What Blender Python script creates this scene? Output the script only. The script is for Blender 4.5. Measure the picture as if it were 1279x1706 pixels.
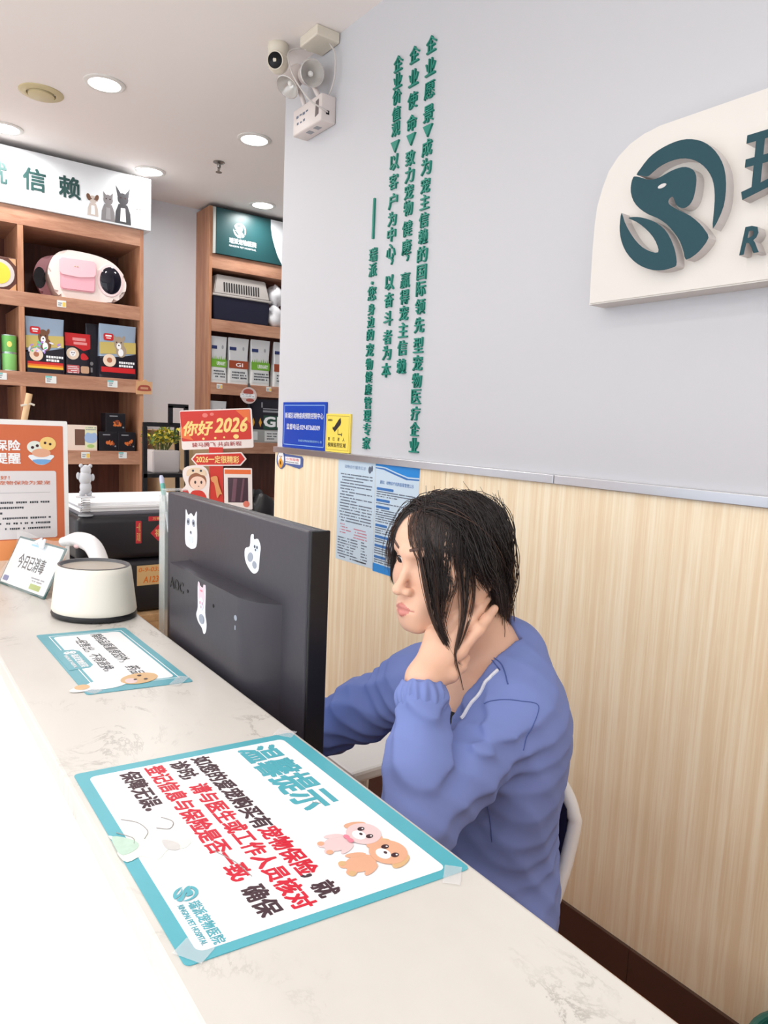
import bpy, bmesh, math, random
import numpy as np
from mathutils import Vector, Matrix
random.seed(7)
for o in list(bpy.data.objects): bpy.data.objects.remove(o)
SC = bpy.context.scene
COL = SC.collection
PI = math.pi

# ---------------------------------------------------------------- camera
EYE = Vector((0, 0, 1.42))
cam_d = bpy.data.cameras.new('camera'); cam = bpy.data.objects.new('camera', cam_d); COL.objects.link(cam)
yaw, pitch, roll = .93432, .119946, -.0424004
fwd = Vector((-math.sin(yaw)*math.cos(pitch), math.cos(yaw)*math.cos(pitch), -math.sin(pitch)))
r0 = Vector((math.cos(yaw), math.sin(yaw), 0)); d0 = fwd.cross(r0)
rgt = math.cos(roll)*r0 + math.sin(roll)*d0; dwn = fwd.cross(rgt)
mw = Matrix((( rgt.x, -dwn.x, -fwd.x, EYE.x), (rgt.y, -dwn.y, -fwd.y, EYE.y), (rgt.z, -dwn.z, -fwd.z, EYE.z), (0, 0, 0, 1)))
cam.matrix_world = mw
cam_d.sensor_fit = 'HORIZONTAL'; cam_d.sensor_width = 36; cam_d.lens = 36*1180/1279; cam_d.clip_start = .02
SC.camera = cam

# ---------------------------------------------------------------- world, daylight, exposure
SC.view_settings.view_transform = 'Standard'; SC.view_settings.look = 'None'
SC.view_settings.gamma = 1; SC.view_settings.exposure = -.04
SC.view_settings.use_curve_mapping = False
W = bpy.data.worlds.new('World'); SC.world = W; W.use_nodes = True
W.node_tree.nodes['Background'].inputs[0].default_value = (.93, .96, 1, 1)
W.node_tree.nodes['Background'].inputs[1].default_value = .8
def area(name, loc, rot, sx, sy, power, color=(1, 1, 1), spread=PI, shape='RECTANGLE', parent=None):
    l = bpy.data.lights.new(name, 'AREA'); l.shape = shape; l.size = sx
    if shape in ('RECTANGLE', 'ELLIPSE'): l.size_y = sy
    l.energy = power; l.color = color; l.spread = spread
    o = bpy.data.objects.new(name, l); COL.objects.link(o); o.location = loc; o.rotation_euler = rot
    if parent: o.parent = parent
    return o
# daylight through the shop front behind the customer side of the counter
area('window_daylight', (-1.0, -3.86, 1.45), (PI/2, 0, 0), 6.6, 2.5, 96, (.93, .965, 1.0))
area('entrance_daylight', (2.50, -1.6, 1.45), (PI/2, 0, PI/2), 3.4, 2.4, 25, (.93, .965, 1.0))
LAMP_POWER = 5.2

# ---------------------------------------------------------------- materials
def lin(c):
    r = []
    for x in c[:3]:
        x = x/255.
        r.append(x/12.92 if x <= .04045 else ((x+.055)/1.055)**2.4)
    return tuple(r)+(1,)
MATS = {}
def mat(name, c, rough=.5, metal=0., spec=.5, emit=0., alpha=1., trans=0., ior=1.45, bump=0., bscale=200., var=0., sss=0.):
    if name in MATS: return MATS[name]
    m = bpy.data.materials.new(name); m.use_nodes = True; MATS[name] = m
    nt = m.node_tree; b = nt.nodes['Principled BSDF']; I = b.inputs
    I['Base Color'].default_value = lin(c); I['Roughness'].default_value = rough; I['Metallic'].default_value = metal
    I['Specular IOR Level'].default_value = spec; I['IOR'].default_value = ior
    if emit: I['Emission Color'].default_value = lin(c); I['Emission Strength'].default_value = emit
    if alpha < 1: I['Alpha'].default_value = alpha
    if trans: I['Transmission Weight'].default_value = trans
    if sss: I['Subsurface Weight'].default_value = sss; I['Subsurface Radius'].default_value = (.9, .35, .2); I['Subsurface Scale'].default_value = .006
    if bump or var:
        tc = nt.nodes.new('ShaderNodeTexCoord'); n = nt.nodes.new('ShaderNodeTexNoise'); n.inputs['Scale'].default_value = bscale; n.inputs['Detail'].default_value = 3
        nt.links.new(tc.outputs['Object'], n.inputs['Vector'])
        if bump:
            bp = nt.nodes.new('ShaderNodeBump'); bp.inputs['Strength'].default_value = bump; bp.inputs['Distance'].default_value = .002
            nt.links.new(n.outputs['Fac'], bp.inputs['Height']); nt.links.new(bp.outputs['Normal'], I['Normal'])
        if var:
            mx = nt.nodes.new('ShaderNodeMix'); mx.data_type = 'RGBA'
            a = lin(c); mx.inputs[6].default_value = tuple(x*(1-var) for x in a[:3])+(1,); mx.inputs[7].default_value = tuple(min(1, x*(1+var)) for x in a[:3])+(1,)
            nt.links.new(n.outputs['Fac'], mx.inputs[0]); nt.links.new(mx.outputs[2], I['Base Color'])
    return m
def wood(name, c1, c2, scale=(1, 1, 1), rough=.45, freq=1., bump=.05, seam=None):
    """grain runs along the axis with the small scale"""
    if name in MATS: return MATS[name]
    m = mat(name, c1, rough); nt = m.node_tree; b = nt.nodes['Principled BSDF']; L = nt.links.new
    tc = nt.nodes.new('ShaderNodeTexCoord'); mp = nt.nodes.new('ShaderNodeMapping'); mp.inputs['Scale'].default_value = scale
    L(tc.outputs['Object'], mp.inputs['Vector'])
    n1 = nt.nodes.new('ShaderNodeTexNoise'); n1.inputs['Scale'].default_value = 5*freq; n1.inputs['Detail'].default_value = 6; n1.inputs['Roughness'].default_value = .65; n1.inputs['Distortion'].default_value = .6
    n2 = nt.nodes.new('ShaderNodeTexNoise'); n2.inputs['Scale'].default_value = 1.3*freq; n2.inputs['Detail'].default_value = 2
    L(mp.outputs['Vector'], n1.inputs['Vector']); L(mp.outputs['Vector'], n2.inputs['Vector'])
    ad = nt.nodes.new('ShaderNodeMath'); ad.operation = 'ADD'; L(n1.outputs['Fac'], ad.inputs[0]); L(n2.outputs['Fac'], ad.inputs[1])
    rp = nt.nodes.new('ShaderNodeValToRGB'); rp.color_ramp.elements[0].position = .42; rp.color_ramp.elements[1].position = .60
    mu = nt.nodes.new('ShaderNodeMath'); mu.operation = 'MULTIPLY'; mu.inputs[1].default_value = .5; L(ad.outputs[0], mu.inputs[0]); L(mu.outputs[0], rp.inputs[0])
    rp.color_ramp.elements[0].color = lin(c2); rp.color_ramp.elements[1].color = lin(c1)
    L(rp.outputs['Color'], b.inputs['Base Color'])
    return m
def marble(name, base, vein, rough=.22, scale=2.2, amount=.5, stretch=(1, 1, 1)):
    m = mat(name, base, rough); nt = m.node_tree; b = nt.nodes['Principled BSDF']; L = nt.links.new
    tc = nt.nodes.new('ShaderNodeTexCoord'); mp = nt.nodes.new('ShaderNodeMapping'); mp.inputs['Scale'].default_value = stretch; L(tc.outputs['Object'], mp.inputs['Vector'])
    def N(s, d, r, dist=0.):
        n = nt.nodes.new('ShaderNodeTexNoise'); n.inputs['Scale'].default_value = s; n.inputs['Detail'].default_value = d; n.inputs['Roughness'].default_value = r; n.inputs['Distortion'].default_value = dist
        L(mp.outputs['Vector'], n.inputs['Vector']); return n
    def M(op, a, bb):
        x = nt.nodes.new('ShaderNodeMath'); x.operation = op
        for i, q in enumerate((a, bb)):
            if isinstance(q, (int, float)): x.inputs[i].default_value = q
            elif q is not None: L(q, x.inputs[i])
        return x.outputs[0]
    v = N(scale*2.4, 9, .68, .9); msk = N(scale*1.9, 3, .6)
    ridge = M('ABSOLUTE', M('SUBTRACT', v.outputs['Fac'], .5), None)
    line = nt.nodes.new('ShaderNodeMapRange'); line.inputs[1].default_value = 0; line.inputs[2].default_value = .022; line.inputs[3].default_value = 1; line.inputs[4].default_value = 0; L(ridge, line.inputs[0])
    mk = nt.nodes.new('ShaderNodeMapRange'); mk.inputs[1].default_value = .50; mk.inputs[2].default_value = .68; L(msk.outputs['Fac'], mk.inputs[0])
    cl = N(scale*1.1, 4, .6)
    clr = nt.nodes.new('ShaderNodeMapRange'); clr.inputs[1].default_value = .45; clr.inputs[2].default_value = .75; clr.inputs[4].default_value = .18; L(cl.outputs['Fac'], clr.inputs[0])
    f = M('ADD', M('MULTIPLY', M('MULTIPLY', line.outputs[0], mk.outputs[0]), amount), M('MULTIPLY', clr.outputs[0], amount))
    mx = nt.nodes.new('ShaderNodeMix'); mx.data_type = 'RGBA'; mx.inputs[6].default_value = lin(base); mx.inputs[7].default_value = lin(vein); L(f, mx.inputs[0])
    L(mx.outputs[2], b.inputs['Base Color'])
    return m
def glass(name, tint=(240, 248, 246), alpha=.25, rough=.06):
    """clear acrylic or film: mostly lets light straight through, keeps the gloss"""
    if name in MATS: return MATS[name]
    m = mat(name, tint, rough, alpha=alpha, spec=.6); return m

# ---------------------------------------------------------------- mesh building
class Fr:
    """a local drawing frame: u right, v up, n towards the viewer"""
    def __init__(s, o, u, v):
        s.o = Vector(o); s.u = Vector(u).normalized(); v = Vector(v); s.v = (v - s.u*v.dot(s.u)).normalized(); s.n = s.u.cross(s.v)
    def p(s, a, b, c=0.): return s.o + s.u*a + s.v*b + s.n*c
    def lean(s, v):
        s.v = Vector(v).normalized(); return s
    def sub(s, a, b, c=0., rot=0.):
        cu = math.cos(rot); su = math.sin(rot)
        return Fr(s.p(a, b, c), s.u*cu + s.v*su, s.v*cu - s.u*su)
WORLD = Fr((0, 0, 0), (1, 0, 0), (0, 1, 0))
def ccw(pts):
    a = sum(pts[i][0]*pts[(i+1) % len(pts)][1] - pts[(i+1) % len(pts)][0]*pts[i][1] for i in range(len(pts)))
    return pts if a > 0 else pts[::-1]
def rrect(x0, y0, x1, y1, r=.01, seg=4):
    P = []
    for cx, cy, a0 in ((x1-r, y0+r, -90), (x1-r, y1-r, 0), (x0+r, y1-r, 90), (x0+r, y0+r, 180)):
        for i in range(seg+1):
            a = math.radians(a0 + 90*i/seg); P.append((cx + r*math.cos(a), cy + r*math.sin(a)))
    return P
def rect(x0, y0, x1, y1): return [(x0, y0), (x1, y0), (x1, y1), (x0, y1)]
def ell(cx, cy, rx, ry=None, rot=0., seg=24):
    ry = rx if ry is None else ry; c, s = math.cos(rot), math.sin(rot)
    return [(cx + rx*math.cos(a)*c - ry*math.sin(a)*s, cy + rx*math.cos(a)*s + ry*math.sin(a)*c) for a in [2*PI*i/seg for i in range(seg)]]
def smoothpoly(pts, n=3):
    P = []; L = len(pts)
    for i in range(L):
        p0, p1, p2, p3 = [Vector(pts[(i+k-1) % L]) for k in range(4)]
        for j in range(n):
            t = j/n
            P.append(tuple(.5*((2*p1) + (p2-p0)*t + (2*p0-5*p1+4*p2-p3)*t*t + (3*p1-p0-3*p2+p3)*t**3)))
    return P
def spline(pts, n=6):
    V = [Vector(p) for p in pts]; P = []
    for i in range(len(V)-1):
        p1, p2 = V[i], V[i+1]; p0 = V[i-1] if i else p1*2-p2; p3 = V[i+2] if i+2 < len(V) else p2*2-p1
        for j in range(n):
            t = j/n; P.append(.5*((2*p1) + (p2-p0)*t + (2*p0-5*p1+4*p2-p3)*t*t + (3*p1-p0-3*p2+p3)*t**3))
    P.append(V[-1]); return P
class MB:
    def __init__(s): s.bm = bmesh.new(); s.mi = 0
    def _merge(s, b2):
        me = bpy.data.meshes.new('t'); b2.to_mesh(me); b2.free(); s.bm.from_mesh(me); bpy.data.meshes.remove(me)
    def obox(s, fr, a0, a1, b0, b1, c0, c1, bev=0., seg=2):
        b = bmesh.new()
        vs = [b.verts.new(fr.p(a, bb, c)) for c in (c0, c1) for bb in (b0, b1) for a in (a0, a1)]
        for f in ((0, 2, 3, 1), (4, 5, 7, 6), (0, 1, 5, 4), (2, 6, 7, 3), (0, 4, 6, 2), (1, 3, 7, 5)): b.faces.new([vs[i] for i in f])
        if bev: bmesh.ops.bevel(b, geom=b.edges[:], offset=bev, segments=seg, affect='EDGES', profile=.5)
        bmesh.ops.recalc_face_normals(b, faces=b.faces[:])
        s._merge(b); return s
    def box(s, x0, x1, y0, y1, z0, z1, bev=0., seg=2): return s.obox(WORLD, x0, x1, y0, y1, z0, z1, bev, seg)
    def prism(s, fr, pts, c0, c1, bev=0.):
        b = bmesh.new(); pts = ccw(list(pts))
        lo = [b.verts.new(fr.p(x, y, c0)) for x, y in pts]; hi = [b.verts.new(fr.p(x, y, c1)) for x, y in pts]
        b.faces.new(lo[::-1]); top = b.faces.new(hi); n = len(pts)
        for i in range(n): b.faces.new((lo[i], lo[(i+1) % n], hi[(i+1) % n], hi[i]))
        if bev: bmesh.ops.bevel(b, geom=list(top.edges), offset=bev, segments=2, affect='EDGES')
        bmesh.ops.recalc_face_normals(b, faces=b.faces[:])
        bmesh.ops.triangulate(b, faces=[f for f in b.faces if len(f.verts) > 4])
        s._merge(b); return s
    def tube(s, pts, r, seg=8, cap=True, closed=False, flat=1., up=None):
        pts = [Vector(p) for p in pts]; n = len(pts); R = r if hasattr(r, '__len__') else [r]*n
        rings = []; prev = None
        for i, p in enumerate(pts):
            if closed: t = (pts[(i+1) % n] - pts[i-1]).normalized()
            else: t = (pts[min(i+1, n-1)] - pts[max(i-1, 0)]).normalized()
            if prev is None:
                a = Vector(up) if up else (Vector((0, 0, 1)) if abs(t.z) < .9 else Vector((1, 0, 0)))
            else: a = prev
            a = (a - t*a.dot(t)).normalized(); prev = a; bb = t.cross(a)
            rings.append([s.bm.verts.new(p + (a*math.cos(2*PI*k/seg) + bb*math.sin(2*PI*k/seg)*flat)*R[i]) for k in range(seg)])
        m = n if closed else n-1
        for i in range(m):
            A, B = rings[i], rings[(i+1) % n]
            for k in range(seg): s.bm.faces.new((A[k], A[(k+1) % seg], B[(k+1) % seg], B[k]))
        if cap and not closed: s.bm.faces.new(rings[0][::-1]); s.bm.faces.new(rings[-1])
        return s
    def lathe(s, prof, fr=WORLD, seg=32, sx=1., sy=1., cap=True):
        """profile of (radius, height) turned about the frame's n axis"""
        rings = []
        for r, h in prof:
            rings.append([s.bm.verts.new(fr.p(r*math.cos(2*PI*k/seg)*sx, r*math.sin(2*PI*k/seg)*sy, h)) for k in range(seg)])
        for A, B in zip(rings, rings[1:]):
            for k in range(seg): s.bm.faces.new((A[k], A[(k+1) % seg], B[(k+1) % seg], B[k]))
        if cap:
            if prof[0][0] > 1e-6: s.bm.faces.new(rings[0][::-1])
            if prof[-1][0] > 1e-6: s.bm.faces.new(rings[-1])
        return s
    def sph(s, c, r, sc=(1, 1, 1), fr=None, u=16, v=10):
        fr = fr or WORLD; f2 = Fr((0, 0, 0), fr.u, fr.v); c = Vector(c); rings = []
        for i in range(v+1):
            th = PI*i/v
            rings.append([s.bm.verts.new(c + f2.p(r*sc[0]*math.sin(th)*math.cos(2*PI*k/u), r*sc[1]*math.sin(th)*math.sin(2*PI*k/u), -r*sc[2]*math.cos(th))) for k in range(u)])
        for A, B in zip(rings, rings[1:]):
            for k in range(u): s.bm.faces.new((A[k], A[(k+1) % u], B[(k+1) % u], B[k]))
        return s
    def grid(s, fn, nu, nv, cu=False, cv=False):
        V = [[s.bm.verts.new(fn(i/(nu if cu else nu-1), j/(nv if cv else nv-1))) for j in range(nv)] for i in range(nu)]
        for i in range(nu if cu else nu-1):
            for j in range(nv if cv else nv-1):
                s.bm.faces.new((V[i][j], V[(i+1) % nu][j], V[(i+1) % nu][(j+1) % nv], V[i][(j+1) % nv]))
        return s
    def poly(s, pts): s.bm.faces.new([s.bm.verts.new(p) for p in pts]); return s
    def build(s, name, m, parent=None, smooth=False, weld=False):
        bm = s.bm
        if weld: bmesh.ops.remove_doubles(bm, verts=bm.verts[:], dist=1e-5)
        me = bpy.data.meshes.new(name)
        if smooth is not False:
            ang = math.radians(40 if smooth is True else smooth)
            bm.normal_update()
            for f in bm.faces: f.smooth = True
            for e in bm.edges:
                if len(e.link_faces) == 2 and e.calc_face_angle(0) > ang: e.smooth = False
        bm.to_mesh(me); bm.free()
        return link(name, me, m, parent)
def wloc(o):
    M = Matrix.Translation((0, 0, 0)); ch = []
    while o: ch.append(o); o = o.parent
    for x in reversed(ch): M = M @ x.matrix_basis
    return M
def link(name, me, m, parent=None):
    """vertices come in world space; they are stored relative to the parent"""
    me.name = name
    for q in (m if isinstance(m, (list, tuple)) else [m]): me.materials.append(q)
    o = bpy.data.objects.new(name, me); COL.objects.link(o)
    if parent:
        me.transform(wloc(parent).inverted()); o.parent = parent
    return o
def thing(name, label, cat, loc=(0, 0, 0), group=None):
    o = bpy.data.objects.new(name, None); COL.objects.link(o); o.location = loc; o.empty_display_size = .05
    return tag(o, label, cat, group)
def tag(o, label, cat, group=None, kind=None):
    o['label'] = label; o['category'] = cat
    if group: o['group'] = group
    if kind: o['kind'] = kind
    return o
def struct(o): o['kind'] = 'structure'; return o
def lab(o, label): o['label'] = label; return o
def flat(name, fr, polys, c0, th, m, parent):
    b = MB()
    if polys and not hasattr(polys[0][0], '__len__'): polys = [polys]
    for i, p in enumerate(polys): b.prism(fr, p, c0, c0+th+i*2e-5)
    return b.build(name, m, parent)
def text(name, s, fr, box, m, parent, c0=.0006, th=.0006, bold=.0, res=2, shear=0., weight=0.):
    """lettering filling the rectangle box = (x0, y0, x1, y1) of the frame"""
    c = bpy.data.curves.new('t', 'FONT'); c.body = s; c.size = 1; c.resolution_u = res; c.offset = weight; c.extrude = .5; c.shear = shear
    o = bpy.data.objects.new('t', c); me = bpy.data.meshes.new_from_object(o); bpy.data.objects.remove(o)
    n = len(me.vertices); co = np.zeros(n*3); me.vertices.foreach_get('co', co); co = co.reshape(-1, 3)
    if n == 0: return None
    lo, hi = co.min(0), co.max(0); x0, y0, x1, y1 = box
    sx = (x1-x0)/max(1e-6, hi[0]-lo[0]); sy = (y1-y0)/max(1e-6, hi[1]-lo[1])
    X = x0 + (co[:, 0]-lo[0])*sx; Y = y0 + (co[:, 1]-lo[1])*sy; Z = c0 + (co[:, 2]-lo[2])*th
    def put(me, dx, dy, dz):
        P = np.outer(X+dx, fr.u) + np.outer(Y+dy, fr.v) + np.outer(Z+dz, fr.n) + np.array(fr.o)
        me.vertices.foreach_set('co', P.ravel()); me.update()
    if bold:
        # a heavier weight: the same glyphs four times, shifted by a part of the stroke
        bm = bmesh.new(); bx = bold*.9*sx; by = bold*.9*sy
        for q, (i, j) in enumerate(((-1, -1), (1, -1), (1, 1), (-1, 1))): put(me, i*bx, j*by, q*2e-5); bm.from_mesh(me)
        bm.to_mesh(me); bm.free()
    else: put(me, 0, 0, 0)
    return link(name, me, m, parent)
def fineprint(name, fr, x0, y1, x1, rows, pitch, h, m, parent, c0=.0006, dens=.85, seed=1, indent=.0):
    """rows of print too small to read: little blocks the size of its characters"""
    rnd = random.Random(seed); b = MB()
    for r in range(rows):
        y = y1 - r*pitch; end = x1 if rnd.random() < .7 else x0 + (x1-x0)*rnd.uniform(.3, .9); x = x0 + (indent if rnd.random() < .3 else 0)
        while x < end:
            w = h*rnd.uniform(.5, 1.)
            if rnd.random() < dens: b.prism(fr, rect(x, y-h*rnd.uniform(.8, 1), min(x+w, end+h), y), c0, c0+.0003)
            x += w + h*.22
    return b.build(name, m, parent)
def copy_tree(o, parent=None):
    c = o.copy(); COL.objects.link(c)
    if parent: c.parent = parent
    for ch in list(o.children): copy_tree(ch, c)
    return c
WHITE = mat('white_paint', (232, 230, 228), .5)

# ---------------------------------------------------------------- the room
M_wall = mat('wall_paint', (202, 202, 206), .6, bump=.03, bscale=300)
M_wallf = mat('far_wall_paint', (236, 240, 247), .6)
M_ceil = mat('ceiling_paint', (244, 237, 234), .7, bump=.02, bscale=200)
M_floor = marble('floor_tile', (224, 221, 216), (150, 144, 138), .3, 1.2, .5)
M_floorb = wood('warm_bounce_floor', (168, 100, 54), (132, 76, 42), (1, 9, 1), .4)
M_panel = wood('pale_oak_panel', (255, 241, 213), (243, 220, 184), (26, 1, .5), .42, 1.6)
M_dark = mat('dark_skirting', (80, 56, 48), .35, bump=.05)
M_steel = mat('brushed_steel', (205, 205, 208), .28, .9)
M_alu = mat('aluminium_frame', (120, 122, 126), .4, .7)
HC = 2.95
def block(name, m, *b, bev=0.):
    return struct(MB().box(*b, bev=bev).build(name, m))
block('floor', M_floor, -5.4, 2.7, -4.1, 3.7, -.1, 0)
block('floor', M_floorb, -2.62, 2.6, .21, 1.577, -.02, .002)  # unseen staff-side strip, added to bounce warm light onto the lower panelling
block('ceiling', M_ceil, -5.4, 2.7, -4.1, 3.7, HC, HC+.1)
block('wall_back', M_wall, -3.0, 2.6, 1.577, 1.72, 0, HC)
block('wall_left', M_wallf, -5.4, -5.25, -4.0, 3.6, 0, HC)
block('wall_end', M_wallf, -5.4, 2.7, 3.6, 3.7, 0, HC)
# glazed shop front: piers, a sill and a lintel round a wide opening
b = MB(); b.box(-5.4, -4.4, -4.1, -3.98, 0, HC); b.box(2.4, 2.7, -4.1, -3.98, 0, HC); b.box(-4.4, 2.4, -4.1, -3.98, 2.72, HC); b.box(-4.4, 2.4, -4.1, -3.98, 0, .14)
struct(b.build('wall_front', M_wallf))
b = MB(); b.box(2.6, 2.7, -4.0, -3.35, 0, HC); b.box(2.6, 2.7, .15, 3.6, 0, HC); b.box(2.6, 2.7, -3.35, .15, 2.68, HC)
struct(b.build('wall_right', M_wall))
M_glass = glass('window_glass', (235, 242, 245), .12, .03)
def window(name, fr, w, h, n):
    b = MB()
    for k in range(n+1): b.obox(fr, w*k/n-.025, w*k/n+.025, 0, h, -.03, .03)
    b.obox(fr, 0, w, 0, .05, -.03, .03); b.obox(fr, 0, w, h-.05, h, -.03, .03)
    o = struct(b.build(name, M_alu))
    MB().obox(fr, 0, w, 0, h, -.004, .004).build('pane', M_glass, o)
window('window_1', Fr((2.38, -4.03, .14), (-1, 0, 0), (0, 0, 1)), 6.76, 2.58, 4)
window('door_1', Fr((2.64, -3.33, .0), (0, 1, 0), (0, 0, 1)), 3.46, 2.68, 3)
# wood panelling below a steel rail on the back wall, dark skirting at its foot
b = MB()
xs = [-3.0, -1.78, -.56, .66, 1.88, 2.6]
for a, c in zip(xs, xs[1:]): b.box(a, c-.0025, 1.567, 1.577, .0, 1.281)
struct(b.build('trim_1', M_panel))
b = MB(); b.box(-3.002, -1.315, 1.555, 1.577, 1.280, 1.306, .002); b.box(-1.313, 2.6, 1.555, 1.577, 1.280, 1.306, .002)
struct(b.build('trim_2', M_steel))
b = MB(); xs = [-3.0, -2.2, -1.4, -.955, -.15, .65, 1.45, 2.6]
for a, c in zip(xs, xs[1:]): b.box(a, c-.0015, 1.557, 1.567, 0, .100)
struct(b.build('baseboard_back', M_dark))

# ---------------------------------------------------------------- ceiling fittings
M_trimring = mat('lamp_ring', (225, 222, 218), .35)
M_lens = mat('lamp_lens', (255, 250, 244), .5, emit=9.)
def downlight(x, y, label, group, k=1.):
    if x < -4.5 and y > 1: k *= .78
    t = thing('ceiling_downlight', label, 'ceiling light', (x, y, HC), group)
    f = Fr((x, y, HC), (1, 0, 0), (0, -1, 0))
    MB().lathe([(.071, 0), (.092, 0), (.0925, .004), (.086, .0075), (.072, .008), (.071, 0)], f, 32, cap=False).build('trim_ring', M_trimring, t, True)
    MB().lathe([(.0715, .001), (.0715, .004), (0, .0045)], f, 32).build('lens', M_lens, t, True)
    l = area('lamp', (0, 0, -.012), (0, 0, 0), .13, .13, LAMP_POWER*k, (1, .985, .965), math.radians(165), 'DISK', t)
    return t
for x, y, lb in ((-3.64, .97, 'round lit ceiling downlight nearest the middle of the ceiling, beside the beige vent'),
                 (-4.557, .69, 'lit ceiling downlight at left edge above the letters of the white shelf sign'),
                 (-3.76, 1.79, 'lit ceiling downlight just left of the wall corner, above the small sprinkler'),
                 (-4.674, 1.52, 'lit ceiling downlight over the right end of the white sign with pets'),
                 (-4.80, 2.36, 'lit ceiling downlight in front of the dark green shelf sign')):
    downlight(x, y, lb, 'round downlights in the ceiling', 1.3)
for i, x in enumerate((-2.7, -1.75, -.8, .15, 1.1, 2.05)):
    for y in ((.13, -.7, -1.53, -2.4) if i else (-.7, -1.53)):
        downlight(x, y, 'lit ceiling downlight over the customer side', 'downlights over the customer side', .30 if y > -1 else .75)
for x in (-4.6, -3.7):
    for y in (-.2, -1.1, -2.1): downlight(x, y, 'lit ceiling downlight over the customer side', 'downlights over the customer side')
for x, y in ((.9, .95),):
    downlight(x, y, 'lit ceiling downlight above the staff side of the counter', 'downlights above the staff side')
M_beige = mat('aged_beige_plastic', (205, 190, 150), .5)
t = thing('ceiling_speaker', 'round beige flush ceiling disc left of the nearest downlight', 'ceiling speaker', (-3.951, .758, HC))
f = Fr((-3.951, .758, HC), (1, 0, 0), (0, -1, 0))
MB().lathe([(.062, 0), (.100, 0), (.100, .004), (.088, .010), (.066, .010), (.064, .003)], f, 32, cap=False).build('rim', M_beige, t, True)
MB().lathe([(.058, 0), (.058, .016), (.05, .019), (0, .020)], f, 32).build('disc', M_beige, t, True)
M_chrome = mat('chrome', (150, 145, 140), .25, .9)
t = thing('fire_sprinkler', 'small metal sprinkler head hanging from the ceiling', 'sprinkler', (-4.225, 1.784, HC))
f = Fr((-4.225, 1.784, HC), (1, 0, 0), (0, -1, 0))
MB().lathe([(.034, 0), (.034, .004), (.018, .010), (.012, .012), (.012, .03), (.009, .034), (.004, .036)], f, 16).build('escutcheon', M_chrome, t, True)
b = MB()
for sx in (-1, 1): b.tube([f.p(sx*.010, 0, .03), f.p(sx*.015, 0, .042), f.p(sx*.004, 0, .056)], .0025, 6)
b.lathe([(.003, .03), (.003, .056)], f, 8)
b.build('frame_arms', M_chrome, t, True)
MB().lathe([(.004, .055), (.019, .057), (.019, .0595), (0, .060)], f, 16).build('deflector', M_chrome, t, True)

# ---------------------------------------------------------------- reception counter and the lower desk behind it
M_stone = marble('counter_stone', (212, 208, 201), (118, 110, 102), .28, 2.6, .62, (1, 1.6, 1))
M_stonef = marble('counter_front_stone', (246, 245, 243), (176, 174, 172), .25, 2.0, .5, (1.6, 1, .8))
ZC = .96
t = thing('reception_counter', 'long white marble reception counter running across the foreground', 'counter', (-1.0, .35, 0))
MB().box(-2.62, .75, .192, .507, .925, ZC, .004).build('countertop', M_stone, t)
b = MB(); b.box(-2.60, .73, .196, .216, .442, .925, .0015); b.box(-2.60, .73, .196, .216, .06, .4385, .0015)
b.build('front_panel', M_stonef, t)
MB().box(-2.60, .73, .23, .25, 0, .06).build('toe_kick', M_dark, t)
MB().box(-2.60, .73, .487, .503, 0, .925).build('back_panel', wood('counter_back_board', (222, 176, 124), (200, 152, 102), (14, 14, 1), .45), t)
b = MB(); b.box(-2.60, -2.58, .216, .487, 0, .925); b.box(.71, .73, .216, .487, 0, .925)
b.build('end_panel', M_stonef, t)
M_desk = wood('desk_laminate', (214, 176, 130), (190, 150, 106), (1, 14, 14), .4)
t = thing('desk', 'lower staff desk behind the counter', 'desk', (-1.2, .65, 0))
MB().box(-2.62, -.56, .508, .69, .765, .79, .002).build('desktop', M_desk, t)
MB().box(-2.62, -2.22, .6905, .96, .765, .79, .002).build('printer_shelf', M_desk, t)
MB().box(-2.24, -2.22, .70, .95, 0, .765).build('side_panel', M_desk, t)
for x in (-2.60, -.60): MB().box(x, x+.02, .512, .68, 0, .765).build('side_panel', M_desk, t)

# ---------------------------------------------------------------- notices lying on the counter
M_teal = mat('teal_print', (84, 172, 186), .38, var=.06, bscale=30)
M_teal2 = mat('teal_print_soft', (92, 164, 178), .38, var=.06, bscale=30)
M_paperw = mat('white_print', (244, 244, 246), .33)
M_ink = mat('black_ink', (38, 34, 38), .5)
M_inkp = mat('dark_brown_ink', (66, 40, 50), .5)
M_red = mat('red_ink', (206, 18, 48), .45)
M_film = mat('worn_laminate', (226, 232, 222), .3, var=.08, bscale=60)
M_pinkd = mat('puppy_pink_white', (226, 200, 200), .4); M_tand = mat('puppy_tan', (224, 170, 138), .4)
M_eye = mat('dark_eye_print', (60, 30, 34), .4); M_tan2 = mat('puppy_light_brown', (214, 176, 128), .4)
M_pinkr = mat('pink_ribbon_print', (224, 130, 150), .4); M_grey = mat('grey_print', (150, 150, 156), .45)
def logo(name, fr, s, m, parent, c0=.0006, th=.0004):
    """the clinic's round dog emblem, s = height; centre at the frame's origin"""
    def T(P): return [((x+.9745)*s/.276, (z-1.9366)*s/.276) for x, z in P]
    b = MB()
    for P in (LA, LB, LC): b.prism(fr, T(P), c0, c0+th)
    return b.build(name, m, parent)
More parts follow.
